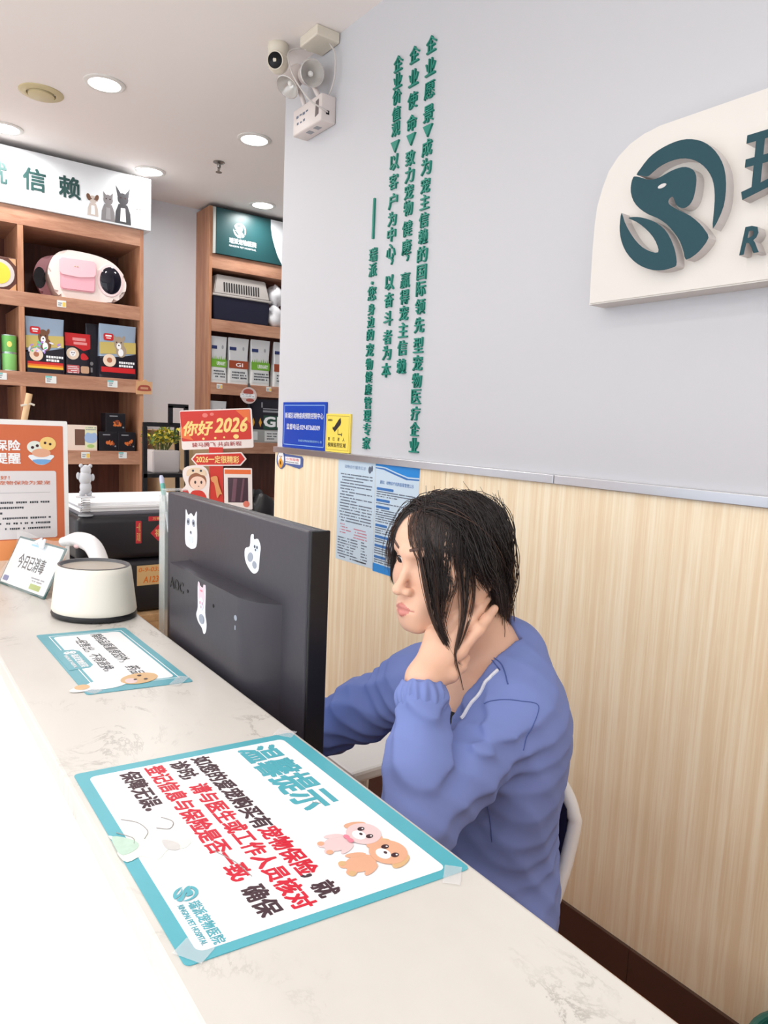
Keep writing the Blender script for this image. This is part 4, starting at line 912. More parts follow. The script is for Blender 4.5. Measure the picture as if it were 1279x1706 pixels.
for k in range(46):
    a = rnd.uniform(0, 2*PI); rr = rnd.uniform(.01, .12); hz = rnd.uniform(.02, .12)*(1-rr*2.5)+.025
    p0 = Vector((-4.21+.03*math.cos(a), 1.440+.03*math.sin(a), 1.215)); p1 = Vector((-4.21+rr*.8*math.cos(a), 1.440+rr*math.sin(a), 1.235+hz))
    bS.tube([p0, (p0+p1)/2+Vector((0, 0, .015)), p1], .0016, 4)
    for q in range(5):
        c = p0.lerp(p1, rnd.uniform(.45, 1.05)) + Vector((rnd.uniform(-.02, .02), rnd.uniform(-.02, .02), rnd.uniform(-.01, .02)))
        u = Vector((rnd.uniform(-1, 1), rnd.uniform(-1, 1), rnd.uniform(-.3, .9))).normalized(); v = u.orthogonal().normalized(); v.rotate(Matrix.Rotation(rnd.uniform(0, 6), 3, u)) if False else None
        L, wd = rnd.uniform(.022, .038), rnd.uniform(.007, .011)
        b = bA if rnd.random() < .55 else bB
        b.poly([c, c+u*L*.4+v*wd, c+u*L, c+u*L*.4-v*wd])
bA.build('foliage', mat('leaf_yellow', (196, 178, 50), .5), t); bB.build('foliage', mat('leaf_green', (92, 116, 48), .5), t); bS.build('stems', mat('stem_green', (96, 104, 50), .6), t)
t = thing('carton', 'tan cardboard carton behind the plant stand against the far wall', 'box', (-5.0, 1.80, 0))
MB().box(-5.23, -4.72, 1.62, 1.98, 0, 1.33, .004).build('body', mat('tan_cardboard', (196, 164, 128), .6), t)
b = MB(); b.box(-4.719, -4.7175, 1.77, 1.83, .1, 1.329); b.build('packing_tape', mat('tape_tan', (178, 146, 108), .3), t)

# ---------------------------------------------------------------- red new year display board
M_ny = mat('new_year_red', (206, 44, 26), .4); M_ny2 = mat('new_year_orange', (232, 110, 50), .4); M_nyw = mat('new_year_white', (238, 226, 220), .4); M_nyg = mat('new_year_gold', (250, 214, 130), .4)
t = thing('new_year_display', 'red new year cardboard display reading 2026 standing in the passage behind the monitor', 'display board', (-3.45, 1.45, 0))
th = .075
base = Fr((-3.462, 1.300, 1.262), (.62, .785, 0), (0, 0, 1)); f = base.sub(0, 0, 0, th)
S = 1.0
flat('top_board', f, rrect(-.012, 0, .350, .196, .010), -.006, .006, M_nyw, t)
flat('red_field', f, rrect(-.010, .042, .342, .190, .006), .0002, .0006, M_ny, t)
for P in ([(.27, .188), (.34, .188), (.34, .12)], [(-.01, .12), (-.01, .06), (.05, .045)]): flat('corner_glow', f, P, .0009, .0002, M_ny2, t)
text('headline', '你好', f, (.004, .070, .152, .140), M_nyg, t, .0011, .0006, .03, shear=.25)
text('headline', '2026', f, (.160, .082, .325, .150), M_nyg, t, .0011, .0006, .03, shear=.3)
for P in (ell(.115, .168, .014, .011), ell(.150, .172, .010, .008)): flat('lantern', f, P, .0011, .0003, mat('lantern_pink', (230, 120, 110), .4), t)
for P in (ell(.265, .058, .014, .011), ell(.10, .052, .006), ell(.16, .054, .006), ell(.205, .056, .005)): flat('lantern', f, P, .0011, .0003, M_nyg, t)
text('strip_text', '骏马腾飞 共启新程', f, (.040, .012, .290, .034), mat('muted_red_ink', (170, 60, 60), .45), t, .0004, .0005, .012)
f2 = base.sub(.0, -.005, .004, .03)
flat('post', f2, rect(.125, -.30, .195, .02), -.006, .005, M_ny, t)
flat('arrow_board', f2, [(.035, -.040), (.065, -.075), (.285, -.070), (.315, -.036), (.290, -.002), (.060, -.012)], 0, .005, M_nyw, t)
flat('arrow_field', f2, [(.043, -.040), (.068, -.069), (.282, -.064), (.307, -.036), (.286, -.008), (.064, -.018)], .0052, .0004, M_ny, t)
text('arrow_text', '2026一定很精彩', f2, (.062, -.058, .278, -.022), M_nyg, t, .0058, .0004, .02)
flat('frame_board', f2, rrect(.200, -.290, .342, -.082, .005), 0, .005, M_nyw, t)
flat('frame_header', f2, rect(.204, -.112, .336, -.090), .0052, .0004, M_ny2, t)
flat('frame_photo', f2, rect(.220, -.255, .322, -.130), .0052, .0004, mat('dark_photo', (78, 58, 66), .2), t)
flat('frame_photo', f2, [[(.236, -.25), (.256, -.25), (.268, -.135), (.248, -.135)], [(.28, -.25), (.29, -.25), (.305, -.135), (.295, -.135)]], .0057, .0003, mat('mauve_photo', (120, 84, 96), .2), t)
for P in (ell(.312, -.262, .016), ell(.226, -.280, .018, .014)): flat('frame_charm', f2, P, .0058, .0004, mat('pale_red_charm', (222, 120, 100), .4), t)
flat('ribbon', f2, [smoothpoly([(.135, -.13), (.165, -.125), (.172, -.16), (.185, -.20), (.190, -.215), (.178, -.215), (.165, -.235), (.158, -.20), (.150, -.16), (.138, -.15)])], .0052, .0004, mat('ribbon_gold', (222, 150, 90), .4), t)
# generic printed child in a red festival costume
flat('figure_board', f2, smoothpoly([(.0, -.085), (.06, -.070), (.11, -.085), (.128, -.14), (.122, -.22), (.118, -.32), (.03, -.32), (.012, -.26), (-.015, -.235), (-.015, -.195), (.006, -.17), (-.008, -.13)], 3), .001, .005, M_nyw, t)
flat('figure_coat', f2, [smoothpoly([(.040, -.20), (.090, -.20), (.112, -.235), (.098, -.25), (.098, -.315), (.032, -.315), (.034, -.25), (.026, -.23)])], .0062, .0004, M_ny, t)
flat('figure_coat', f2, [ell(.004, -.215, .018, .022), ell(.065, -.25, .010)], .0066, .0003, mat('drum_red', (188, 60, 56), .4), t)
flat('figure_hair', f2, [ell(.066, -.150, .046, .044)], .0062, .0004, mat('figure_brown', (150, 92, 60), .4), t)
flat('figure_face', f2, [ell(.068, -.160, .040, .034)], .0067, .0004, mat('figure_skin', (242, 206, 184), .4), t)
flat('figure_eyes', f2, [ell(.055, -.156, .005, .008), ell(.086, -.156, .005, .008), ell(.072, -.176, .004, .002)], .0072, .0003, M_eye, t)
flat('figure_hat', f2, [smoothpoly([(.012, -.125), (.018, -.095), (.06, -.082), (.105, -.095), (.112, -.122), (.085, -.118), (.06, -.108), (.035, -.118)])], .0072, .0004, mat('hat_cream', (232, 206, 176), .4), t)
flat('figure_hat', f2, [ell(.045, -.098, .006), ell(.085, -.098, .006)], .0077, .0003, M_ink2, t)
flat('base_board', f2, smoothpoly([(.02, -.40), (.02, -.30), (.19, -.295), (.235, -.305), (.262, -.335), (.27, -.37), (.30, -.385), (.32, -.40)], 2), .006, .005, M_nyw, t)
flat('base_strip', f2, rect(.025, -.345, .205, -.303), .0112, .0004, M_nyg, t)
text('base_text', '好运连连', f2, (.035, -.341, .197, -.307), M_ny, t, .0118, .0004, .03)
flat('base_cloud', f2, [ell(.235, -.325, .012), ], .0112, .0004, M_ny, t)
b = MB(); b.obox(f2, .15, .17, -.40, -.28, -.03, -.008); b.obox(Fr(f2.p(.16, 0, -.02), f2.u, Vector((0, 0, 1))), -.012, .012, -1.255, -.35, -.01, .01); b.build('support_pole', M_iron, t)
o = f2.p(.16, 0, -.02)
MB().lathe([(.16, 0), (.16, .010), (.02, .018)], Fr((o.x, o.y, 0.001), (1, 0, 0), (0, 1, 0)), 28).build('floor_base', M_iron, t, True)

# ---------------------------------------------------------------- raised lettering on the white wall
M_let = mat('wall_letter_green', (26, 134, 116), .45)
fw = Fr((0, 1.577, 0), (1, 0, 0), (0, 0, 1))
COLS = [('企业愿景▼成为宠主信赖的国际领先型宠物医疗企业', -1.973, -1.966, [2.687, 2.616, 2.542, 2.468, 2.411, 2.359, 2.299, 2.238, 2.184, 2.125, 2.071, 2.012, 1.952, 1.897, 1.837, 1.774, 1.706, 1.645, 1.585, 1.529, 1.47, 1.416, 1.359], 'rightmost column of green raised characters on the white wall'),
        ('企业使命▼致力宠物健康，赢得宠主信赖', -2.063, -2.059, [2.688, 2.613, 2.539, 2.466, 2.409, 2.35, 2.294, 2.238, 2.183, 2.114, 2.051, 2.01, 1.938, 1.88, 1.824, 1.765, 1.702, 1.638], 'second column of green raised characters from the right on the wall'),
        ('企业价值观▼以客户为中心，以奋斗者为本', -2.155, -2.152, [2.692, 2.635, 2.581, 2.524, 2.472, 2.411, 2.36, 2.294, 2.226, 2.165, 2.111, 2.052, 2.012, 1.942, 1.88, 1.814, 1.747, 1.69, 1.627], 'third column of green raised characters from the right on the wall'),
        ('瑞派·您身边的宠物健康管理专家', -2.264, -2.262, [2.058, 2.003, 1.955, 1.917, 1.858, 1.811, 1.764, 1.708, 1.654, 1.606, 1.559, 1.508, 1.458, 1.407, 1.354], 'leftmost column of green raised characters below a long dash on the wall')]
for s, xa, xb, zs, lb in COLS:
    t = thing('wall_lettering', lb, 'wall lettering', (xa, 1.577, zs[-1]), 'columns of green lettering on the wall')
    for k, (ch, z) in enumerate(zip(s, zs)):
        x = xa + (xb-xa)*k/len(zs); gaps = [abs(z-q) for j, q in enumerate(zs) if abs(j-k) == 1 and s[j] not in '·，▼'] or [.056]
        hh = min(.0265, .455*min(gaps)); big = hh*.98
        if ch == '▼': bx = (x-.024, z-.018, x+.024, z+.020)
        elif ch == '，': bx = (x+.004, z-.008, x+.014, z+.014)
        elif ch == '·': bx = (x-.006, z-.006, x+.006, z+.006)
        else: bx = (x-big, z-hh, x+big, z+hh)
        text('character', ch, fw, bx, M_let, t, 0, .008, weight=0 if ch in '使客健您愿医赢' else .008)
    if s[0] == '瑞': MB().box(-2.276, -2.266, 1.569, 1.577, 2.117, 2.263, .001).build('dash', M_let, t)

# ---------------------------------------------------------------- the big wall sign
M_board = mat('sign_board_cream', (226, 221, 214), .45); M_lside = mat('letter_side_white', (214, 208, 206), .45); M_lface = mat('letter_face_teal', (30, 70, 80), .4, spec=.3)
t = thing('clinic_wall_sign', 'large cream wall sign with dark teal dog emblem and raised lettering', 'sign', (-.2, 1.577, 1.75))
f = Fr((0, 1.512, 0), (1, 0, 0), (0, 0, 1))
tl = [(-1.2035, 1.751), (-1.2041, 1.8824), (-1.2029, 1.950), (-1.1995, 1.9913), (-1.190, 2.034), (-1.1746, 2.0704), (-1.150, 2.098), (-1.118, 2.119), (-1.08, 2.132), (-1.04, 2.1361)]
OUTL = tl + [(-2*-.0 + .90 + (-1.04 - x) - 0.0, z) for x, z in []] 
right = [(1.45 - (x + 1.2041), z) for x, z in tl][::-1]
b = MB(); b.prism(f, tl[::-1] + right[::-1] if False else (tl + right), -.0645, 0, .003); b.build('board', M_board, t, 30)
g = Fr((0, 1.480, 0), (1, 0, 0), (0, 0, 1))
e = flat('emblem_sides', g, [smoothpoly(LA, 2), smoothpoly(LB, 2), smoothpoly(LC, 2)], -.0318, .0310, M_lside, t)
flat('emblem_faces', g, [smoothpoly(LA, 2), smoothpoly(LB, 2), smoothpoly(LC, 2)], -.0007, .0010, M_lface, t)
flat('emblem_eye', g, [ell(-.9975, 1.9862, .0105, .0045, .12)], .0004, .0006, M_lside, t)
xx = -.812
for ch in '瑞派宠物医院':
    bx = (xx, 1.897, xx+.170, 2.052)
    text('character', ch, g, bx, M_lside, t, -.0318, .0310, weight=0 if ch == '医' else .014); text('character_face', ch, g, bx, M_lface, t, -.0007, .0010, weight=0 if ch == '医' else .014); xx += .205
xx = -.803
for ch in 'RINGPAI PET HOSPITAL':
    if ch != ' ':
        w = .012 if ch == 'I' else .040
        bx = (xx, 1.803, xx+w, 1.858)
        text('small_letter', ch, g, bx, M_lside, t, -.0318, .0310, weight=.016, shear=.15); text('small_letter_face', ch, g, bx, M_lface, t, -.0007, .0010, weight=.016, shear=.15)
        xx += w + .020
    else: xx += .04

# ---------------------------------------------------------------- plaques and posters on the wall
M_bl = mat('plaque_blue', (22, 70, 178), .3); M_blk = mat('plaque_line', (150, 190, 236), .35)
t = thing('blue_plaque', 'blue plaque with white lettering and a phone number standing on the steel rail', 'plaque', (-2.75, 1.56, 1.306))
f = Fr((-2.940, 1.5715, 1.3075), (1, -.0, 0), (0, .0, 1)); w, h = .380, .204
flat('plate', f, rrect(0, 0, w, h, .003), -.0050, .006, M_bl, t)
b = MB()
for P in (rect(.012, .012, w-.012, .0150), rect(.012, h-.015, w-.012, h-.012), rect(.012, .012, .015, h-.012), rect(w-.015, .012, w-.012, h-.012)): b.prism(f, P, .0011, .0015)
b.build('border_line', M_blk, t)
text('text_line', '新城区动物疫病预防控制中心', f, (.022, .132, .358, .158), M_paperw, t, .0012, .0005, .006)
text('text_line', '监督电话:029-87368309', f, (.038, .082, .332, .108), M_paperw, t, .0012, .0005, .006)
text('text_line', '新城区动物疫病预防控制中心 制', f, (.150, .030, .350, .040), M_blk, t, .0012, .0004, .004)
t = thing('yellow_plaque', 'yellow plaque with a black camera symbol next to the blue plaque', 'plaque', (-2.47, 1.56, 1.306))
f = Fr((-2.558, 1.5705, 1.3075), (1, 0, 0), (0, 0, 1)); w, h = .184, .156
flat('plate', f, rrect(0, 0, w, h, .003), -.0062, .0072, mat('plaque_yellow', (248, 222, 98), .35), t)
b = MB()
for P in (rect(.008, .008, w-.008, .0092), rect(.008, h-.0092, w-.008, h-.008), rect(.008, .008, .0092, h-.008), rect(w-.0092, .008, w-.008, h-.008)): b.prism(f, P, .0011, .0014)
b.build('border_line', mat('olive_line', (150, 134, 60), .4), t)
flat('camera_symbol', f, [[(.056, .094), (.070, .082), (.112, .112), (.116, .122), (.112, .140), (.100, .134)], [(.052, .098), (.058, .090), (.064, .094), (.058, .104)], rect(.094, .073, .0965, .094), rect(.094, .071, .125, .0745), [(.120, .066), (.124, .066), (.127, .080), (.123, .080)]], .0012, .0005, M_ink, t)
text('text_line', '监控提示', f, (.016, .126, .050, .134), M_ink, t, .0012, .0004, .01)
for k, ch in enumerate('您已进入'): text('text_line', ch, f, (.020+.037*k, .046, .034+.037*k, .060), M_ink, t, .0012, .0004, .012)
text('text_line', '视频监控区域', f, (.018, .020, .156, .038), M_ink, t, .0012, .0004, .008)
t = thing('puppy_badge', 'small dog-shaped badge with a label on the wood panel under the blue plaque', 'badge', (-2.86, 1.566, 1.22))
f = Fr((-2.972, 1.5666, 1.215), (1, -.0, 0), (0, 0, 1))
flat('label_plate', f, [(.045, .018), (.205, .002), (.236, .014), (.238, .048), (.226, .058), (.05, .062)], 0, .003, mat('badge_indigo', (84, 104, 162), .4), t)
flat('label_field', f, rrect(.056, .020, .218, .050, .006), .0031, .0004, M_paperw, t)
flat('dog_body', f, [smoothpoly([(.0, .010), (-.004, .040), (.010, .062), (.036, .072), (.064, .062), (.078, .040), (.074, .010), (.038, -.010)])], .0005, .004, mat('badge_indigo', (84, 104, 162), .4), t)
flat('dog_face', f, [ell(.037, .036, .030, .036)], .0046, .0004, M_paperw, t)
flat('dog_face', f, [ell(.037, .016, .022, .022), [(.026, .03), (.048, .03), (.037, .052)]], .0051, .0004, mat('badge_gold', (226, 160, 56), .4), t)
flat('dog_face', f, [ell(.037, .018, .005, .009), ell(.028, .048, .003), ell(.047, .048, .003)], .0056, .0004, M_eye, t)
text('label_text', '小宠指南', f, (.085, .034, .205, .046), mat('badge_pink_ink', (226, 110, 100), .4), t, .0036, .0003, .01)
fineprint('fine_print', f, .075, .029, .20, 1, .01, .005, M_grey, t, .0036, .95, 3)
M_pale = mat('poster_pale_blue', (206, 226, 242), .35); M_azure = mat('poster_azure', (40, 142, 224), .35); M_blueb = mat('poster_blue_bar', (60, 120, 190), .4); M_pinki = mat('poster_pink_ink', (206, 130, 150), .45)
M_tink = mat('poster_grey_ink', (92, 104, 124), .5)
t = thing('wall_poster', 'pale blue paper notice full of small print, left of the pair on the panel', 'poster', (-2.31, 1.566, .87))
f = Fr((-2.447, 1.5666, .870), (1, 0, 0), (0, 0, 1)); w, h = .262, .414
flat('sheet', f, [(.004, 0), (w+.006, .004), (w, h), (0, h)], 0, .0006, M_pale, t)
text('headline', '动物诊疗服务公示', f, (.050, h-.036, .200, h-.022), mat('poster_blue_ink', (120, 150, 190), .45), t, .0007, .0003, .004)
flat('dog_mark', f, [ell(.226, h-.032, .010, .014), ell(.240, h-.026, .006, .012)], .0007, .0003, M_tink, t)
fineprint('fine_print', f, .022, h-.058, .246, 17, .0118, .0052, M_tink, t, .0007, .9, 21, .012)
fineprint('red_print', f, .030, h-.262, .110, 4, .0115, .0048, M_pinki, t, .0007, .9, 22); fineprint('red_print', f, .130, h-.272, .222, 4, .0115, .0048, M_pinki, t, .0007, .9, 23)
for x0, x1, sd in ((.016, .082, 24), (.110, .160, 25), (.186, .228, 26), (.086, .102, 28)): fineprint('fine_print', f, x0, h-.318, x1, 8 if sd != 28 else 7, .0112, .0050, M_tink, t, .0007, .9, sd)
fineprint('fine_print', f, .150, .018, .225, 1, .01, .006, M_ink2, t, .0007, .98, 27)
t = thing('wall_poster', 'paper notice with bright blue waves and headings behind the woman on the panel', 'poster', (-2.05, 1.566, .87))
f = Fr((-2.183, 1.5668, .866), (1, 0, 0), (0, 0, 1)); w, h = .264, .416
flat('sheet', f, [(.006, 0), (w+.004, .002), (w, h), (0, h)], 0, .0006, M_pale, t)
flat('blue_header', f, [(0, h), (0, h-.010), (.06, h-.012), (.13, h-.026), (.20, h-.038), (w, h-.036), (w, h)], .0007, .0004, M_azure, t)
flat('blue_header', f, [(0, h-.016), (.06, h-.017), (.13, h-.031), (.20, h-.043), (w, h-.041), (w, h-.046), (.19, h-.049), (.12, h-.036), (.05, h-.022), (0, h-.020)], .0007, .0004, M_blueb, t)
flat('blue_footer', f, [(.006, .002), (w+.003, .002), (w+.002, .030), (.006, .034)], .0007, .0004, M_azure, t)
text('headline', '通知：动物诊疗机构备案管理公示', f, (.030, h-.076, .235, h-.062), M_blueb, t, .0007, .0003, .002)
z = h-.090
for L, n in ((.105, 3), (.085, 1), (.085, 6), (.075, 3), (.10, 2), (.10, 3), (.075, 2)):
    flat('heading_bar', f, rrect(.012, z-.010, .012+L, z, .003), .0007, .0004, M_blueb, t)
    z -= .014; fineprint('fine_print', f, .012, z, .246, n, .0088, .0045, M_tink, t, .0007, .88, int(z*9000)); z -= n*.0088 + .003

# ---------------------------------------------------------------- security camera, emergency light
M_cam = mat('camera_white', (222, 214, 198), .35); M_blackg = mat('lens_black', (12, 13, 18), .3, spec=.3)
def axisframe(c, d):
    d = Vector(d).normalized(); g = Fr(Vector(c), Vector((0, 0, 1)).cross(d), Vector((0, 0, 1)))
    g.n = d; g.u = Vector((0, 0, 1)).cross(d).normalized(); g.v = d.cross(g.u); return g
t = thing('security_camera', 'white dome security camera with dark round lens on the ceiling beside the wall corner', 'security camera', (-2.80, 1.43, HC))
c = Vector((-2.800, 1.432, HC)); f = Fr(c, (1, 0, 0), (0, -1, 0))
MB().lathe([(.041, 0), (.043, .003), (.043, .020), (.041, .023), (.041, .040), (.038, .046)], f, 32).build('base', M_cam, t, True)
hd = c + Vector((0, 0, -.066)); gl = axisframe(hd, (.62, -.66, -.22))
MB().sph(hd, .044, (1, 1, 1), None, 28, 18).build('head', M_cam, t, True)
MB().lathe([(.033, .027), (.036, .034), (.034, .038), (.030, .037)], gl, 32, cap=False).build('bezel', M_cam, t, True)
MB().lathe([(.031, .035), (.022, .040), (.010, .043), (0, .0435)], gl, 32).build('lens', M_blackg, t, True)
t = thing('junction_box', 'white junction box on the ceiling above the emergency light', 'junction box', (-2.62, 1.51, HC))
MB().box(-2.69, -2.555, 1.47, 1.575, HC-.040, HC, .005).build('box', M_cam, t)
MB().box(-2.703, -2.688, 1.50, 1.53, HC-.036, HC-.006, .004).build('gland', M_cam, t)
t = thing('emergency_light', 'white twin-head emergency light mounted high at the wall corner', 'emergency light', (-2.68, 1.577, 2.61))
M_elw = mat('emergency_white', (222, 212, 208), .4)
MB().box(-2.80, -2.57, 1.508, 1.5765, 2.612, 2.716, .006, 3).build('case', M_elw, t, 40)
f = Fr((-2.80, 1.508, 2.612), (1, 0, 0), (0, 0, 1))
flat('status_window', f, [(.184, .024), (.210, .030), (.210, .086), (.188, .082)], .0002, .001, mat('grey_window', (104, 92, 90), .3), t)
for k in range(4):
    flat('print', f, rect(.030+.026*k, .062+.004*(k % 2), .048+.026*k, .072), .0004, .0003, M_tink, t)
    if k < 3: flat('print', f, rect(.036+.026*k, .036, .050+.026*k, .045-.003*(k % 2)), .0004, .0003, M_tink, t)
MB().box(-2.5695, -2.5688, 1.530, 1.545, 2.640, 2.655).build('socket', M_blackg, t)
for k in range(2): MB().box(-2.72+.06*k, -2.69+.06*k, 1.525, 1.55, 2.6112, 2.6118).build('vent_slot', M_grey, t)
def head(c, d):
    g = axisframe(c, d)
    h = MB().lathe([(0, -.071), (.016, -.070), (.030, -.066), (.035, -.05), (.038, .0), (.047, .034), (.048, .040)], g, 32, cap=False).build('lamp_head', M_elw, t, True)
    MB().lathe([(.048, .040), (.0495, .043), (.046, .0445), (.043, .040), (.028, .012), (.010, .0), (0, -.001)], g, 32, cap=False).build('reflector', mat('lamp_reflector', (206, 202, 198), .2, .4), h, True)
    MB().sph(g.p(0, 0, .016), .011).build('bulb', mat('bulb_glass', (240, 238, 234), .15), h, True)
head((-2.745, 1.470, 2.806), (.14, -.58, -.80)); head((-2.640, 1.490, 2.800), (.93, -.22, -.30))
b = MB(); b.tube([(-2.735, 1.530, 2.713), (-2.738, 1.50, 2.78)], .010, 10); b.tube([(-2.625, 1.535, 2.713), (-2.645, 1.505, 2.775)], .010, 10)
b.build('swivel', M_elw, t, True)
MB().tube(spline([(-2.693, 1.515, 2.925), (-2.712, 1.45, 2.905), (-2.69, 1.42, 2.86), (-2.64, 1.42, 2.77), (-2.585, 1.46, 2.68), (-2.566, 1.52, 2.652), (-2.568, 1.537, 2.648)], 5), .0032, 8).build('power_cord', mat('cord_grey', (206, 200, 196), .4), t, True)
MB().tube(spline([(-2.58, 1.545, 2.908), (-2.548, 1.55, 2.86), (-2.545, 1.55, 2.78), (-2.57, 1.55, 2.735), (-2.60, 1.552, 2.714)], 6), .003, 8).build('power_cord', MATS['cord_grey'], t, True)
t = thing('waste_bin', 'dark green plastic bin by the skirting at the bottom right corner', 'bin', (-.40, 1.36, 0))
f = Fr((-.44, 1.40, 0), (1, 0, 0), (0, 1, 0)); M_bin = mat('bin_green', (38, 96, 88), .35)
MB().lathe([(.10, .002), (.105, .006), (.128, .27), (.121, .27), (.10, .02), (0, .018)], f, 36).build('bucket', M_bin, t, True)
b = MB(); b.tube([f.p(.129*math.cos(2*PI*k/36), .129*math.sin(2*PI*k/36), .268) for k in range(36)], .008, 8, closed=True); b.build('rim', M_bin, t, True)

# ---------------------------------------------------------------- sculpting by distance fields
A_ = lambda *v: np.array(v, dtype=np.float32)
def smin(a, b, k):
    h = np.maximum(k - np.abs(a-b), 0)/k
    return np.minimum(a, b) - h*h*k*.25
def smax(a, b, k): return -smin(-a, -b, k)
def cone(P, a, b, ra, rb):
    a, b = A_(*a), A_(*b); ab = b-a; L2 = float(ab@ab)
    t = np.clip(((P-a)@ab)/L2, 0, 1)
    return np.sqrt((((P-a) - t[:, None]*ab)**2).sum(1)) - (ra + (rb-ra)*t)
def ellip(P, c, r, axes=None):
    Q = P - A_(*c)
    if axes is not None: Q = Q @ np.array(axes, dtype=np.float32).T
    r = A_(*r); k0 = np.sqrt(((Q/r)**2).sum(1)); k1 = np.sqrt(((Q/(r*r))**2).sum(1))
    return k0*(k0-1)/np.maximum(k1, 1e-6)
def chain(P, pts, rad, k=.006):
    d = None
    for i in range(len(pts)-1):
        c = cone(P, pts[i], pts[i+1], rad[i], rad[i+1]); d = c if d is None else smin(d, c, k)
    return d
def nets(fn, lo, hi, h, blk=12, lip=1.7):
    lo = np.array(lo, float); n = np.maximum(2, np.ceil((np.array(hi)-lo)/h/blk).astype(int))*blk
    F = np.empty(n, np.float32)
    nb = n//blk; ii = np.stack(np.meshgrid(*[np.arange(q) for q in nb], indexing='ij'), -1).reshape(-1, 3)
    cen = (lo + (ii*blk + (blk-1)/2)*h).astype(np.float32); d = fn(cen)
    act = np.abs(d) < h*blk*.87*lip
    loc = np.stack(np.meshgrid(*[np.arange(blk)]*3, indexing='ij'), -1).reshape(-1, 3)
    for i in np.nonzero(~act)[0]:
        a = ii[i]*blk; F[a[0]:a[0]+blk, a[1]:a[1]+blk, a[2]:a[2]+blk] = d[i]
    idx = np.nonzero(act)[0]; step = 120
    for s in range(0, len(idx), step):
        js = idx[s:s+step]
        P = (lo + (ii[js][:, None, :]*blk + loc[None])*h).reshape(-1, 3).astype(np.float32)
        V = fn(P).reshape(len(js), blk, blk, blk)
        for j, v in zip(js, V):
            a = ii[j]*blk; F[a[0]:a[0]+blk, a[1]:a[1]+blk, a[2]:a[2]+blk] = v
    S = F < 0
    C = [S[i:n[0]-1+i, j:n[1]-1+j, k:n[2]-1+k] for i in (0, 1) for j in (0, 1) for k in (0, 1)]
    cnt = sum(c.astype(np.int8) for c in C); cell = (cnt > 0) & (cnt < 8)
    ci = np.argwhere(cell); num = -np.ones(cell.shape, np.int64); num[cell] = np.arange(len(ci))
    acc = np.zeros((len(ci), 3)); w = np.zeros(len(ci))
    cor = [np.array((i, j, k)) for i in (0, 1) for j in (0, 1) for k in (0, 1)]
    val = [F[ci[:, 0]+c[0], ci[:, 1]+c[1], ci[:, 2]+c[2]] for c in cor]
    for a in range(8):
        for b in range(a+1, 8):
            if np.abs(cor[a]-cor[b]).sum() != 1: continue
            m = (val[a] < 0) != (val[b] < 0); t = val[a][m]/(val[a][m]-val[b][m])
            acc[m] += cor[a] + t[:, None]*(cor[b]-cor[a]); w[m] += 1
    V = lo + (ci + acc/w[:, None])*h
    Q = []
    for ax in range(3):
        o1, o2 = [(1, 2), (2, 0), (0, 1)][ax]
        e = [slice(None)]*3; f = [slice(None)]*3; e[ax] = slice(0, -1); f[ax] = slice(1, None)
        s0, s1 = S[tuple(e)], S[tuple(f)]
        for fl, m in ((0, s0 & ~s1), (1, ~s0 & s1)):
            g = np.argwhere(m); g = g[(g[:, o1] > 0) & (g[:, o2] > 0) & (g[:, o1] < n[o1]-1) & (g[:, o2] < n[o2]-1)]
            if not len(g): continue
            d1 = np.zeros(3, int); d1[o1] = 1; d2 = np.zeros(3, int); d2[o2] = 1
            q = [num[tuple((g-x).T)] for x in (0*d1, d1, d1+d2, d2)]
            q = np.stack(q, 1); Q.append(q[:, ::-1] if fl else q)
    Q = np.concatenate(Q); Q = Q[(Q >= 0).all(1)]
    return V, Q
def mesh_np(name, V, Q, mats, parent=None, mi=None, smooth=True):
    me = bpy.data.meshes.new(name); V = np.asarray(V, np.float32); Q = np.asarray(Q, np.int32); k = Q.shape[1]
    me.vertices.add(len(V)); me.vertices.foreach_set('co', V.ravel())
    me.loops.add(Q.size); me.loops.foreach_set('vertex_index', Q.ravel())
    me.polygons.add(len(Q)); me.polygons.foreach_set('loop_start', np.arange(0, Q.size, k, dtype=np.int32)); me.polygons.foreach_set('loop_total', np.full(len(Q), k, np.int32))
    if smooth: me.polygons.foreach_set('use_smooth', np.ones(len(Q), bool))
    if mi is not None: me.polygons.foreach_set('material_index', np.asarray(mi, np.int32))
    me.update(calc_edges=True); me.validate()
    return link(name, me, mats, parent)
def relax(V, Q, it=2, lam=.4):
    for _ in range(it):
        S = np.zeros_like(V); W_ = np.zeros(len(V))
        for a, b in ((0, 1), (1, 2), (2, 3), (3, 0)):
            np.add.at(S, Q[:, a], V[Q[:, b]]); np.add.at(S, Q[:, b], V[Q[:, a]]); np.add.at(W_, Q[:, a], 1); np.add.at(W_, Q[:, b], 1)
        V = V + lam*(S/np.maximum(W_, 1)[:, None] - V)
    return V
def snap(fn, P, off=0., it=6):
    P = np.array(P, np.float32)
    for _ in range(it):
        d = fn(P); e = 1e-3
        G = np.stack([fn(P+A_(*[(e if j == i else 0) for j in range(3)])) - d for i in range(3)], 1)/e
        G /= np.maximum(np.linalg.norm(G, axis=1, keepdims=True), 1e-6)
        P = P - G*(d-off)[:, None]
    return P
def wave(P, f, ph=0.):
    x, y, z = P[:, 0]*f, P[:, 1]*f, P[:, 2]*f
    return (np.sin(x*1.1+1.7*np.sin(y*.7+ph)+ph) + np.sin(y*1.3+1.5*np.sin(z*.8+ph*2)) + np.sin(z*1.2+1.6*np.sin(x*.9+ph*3)))/3

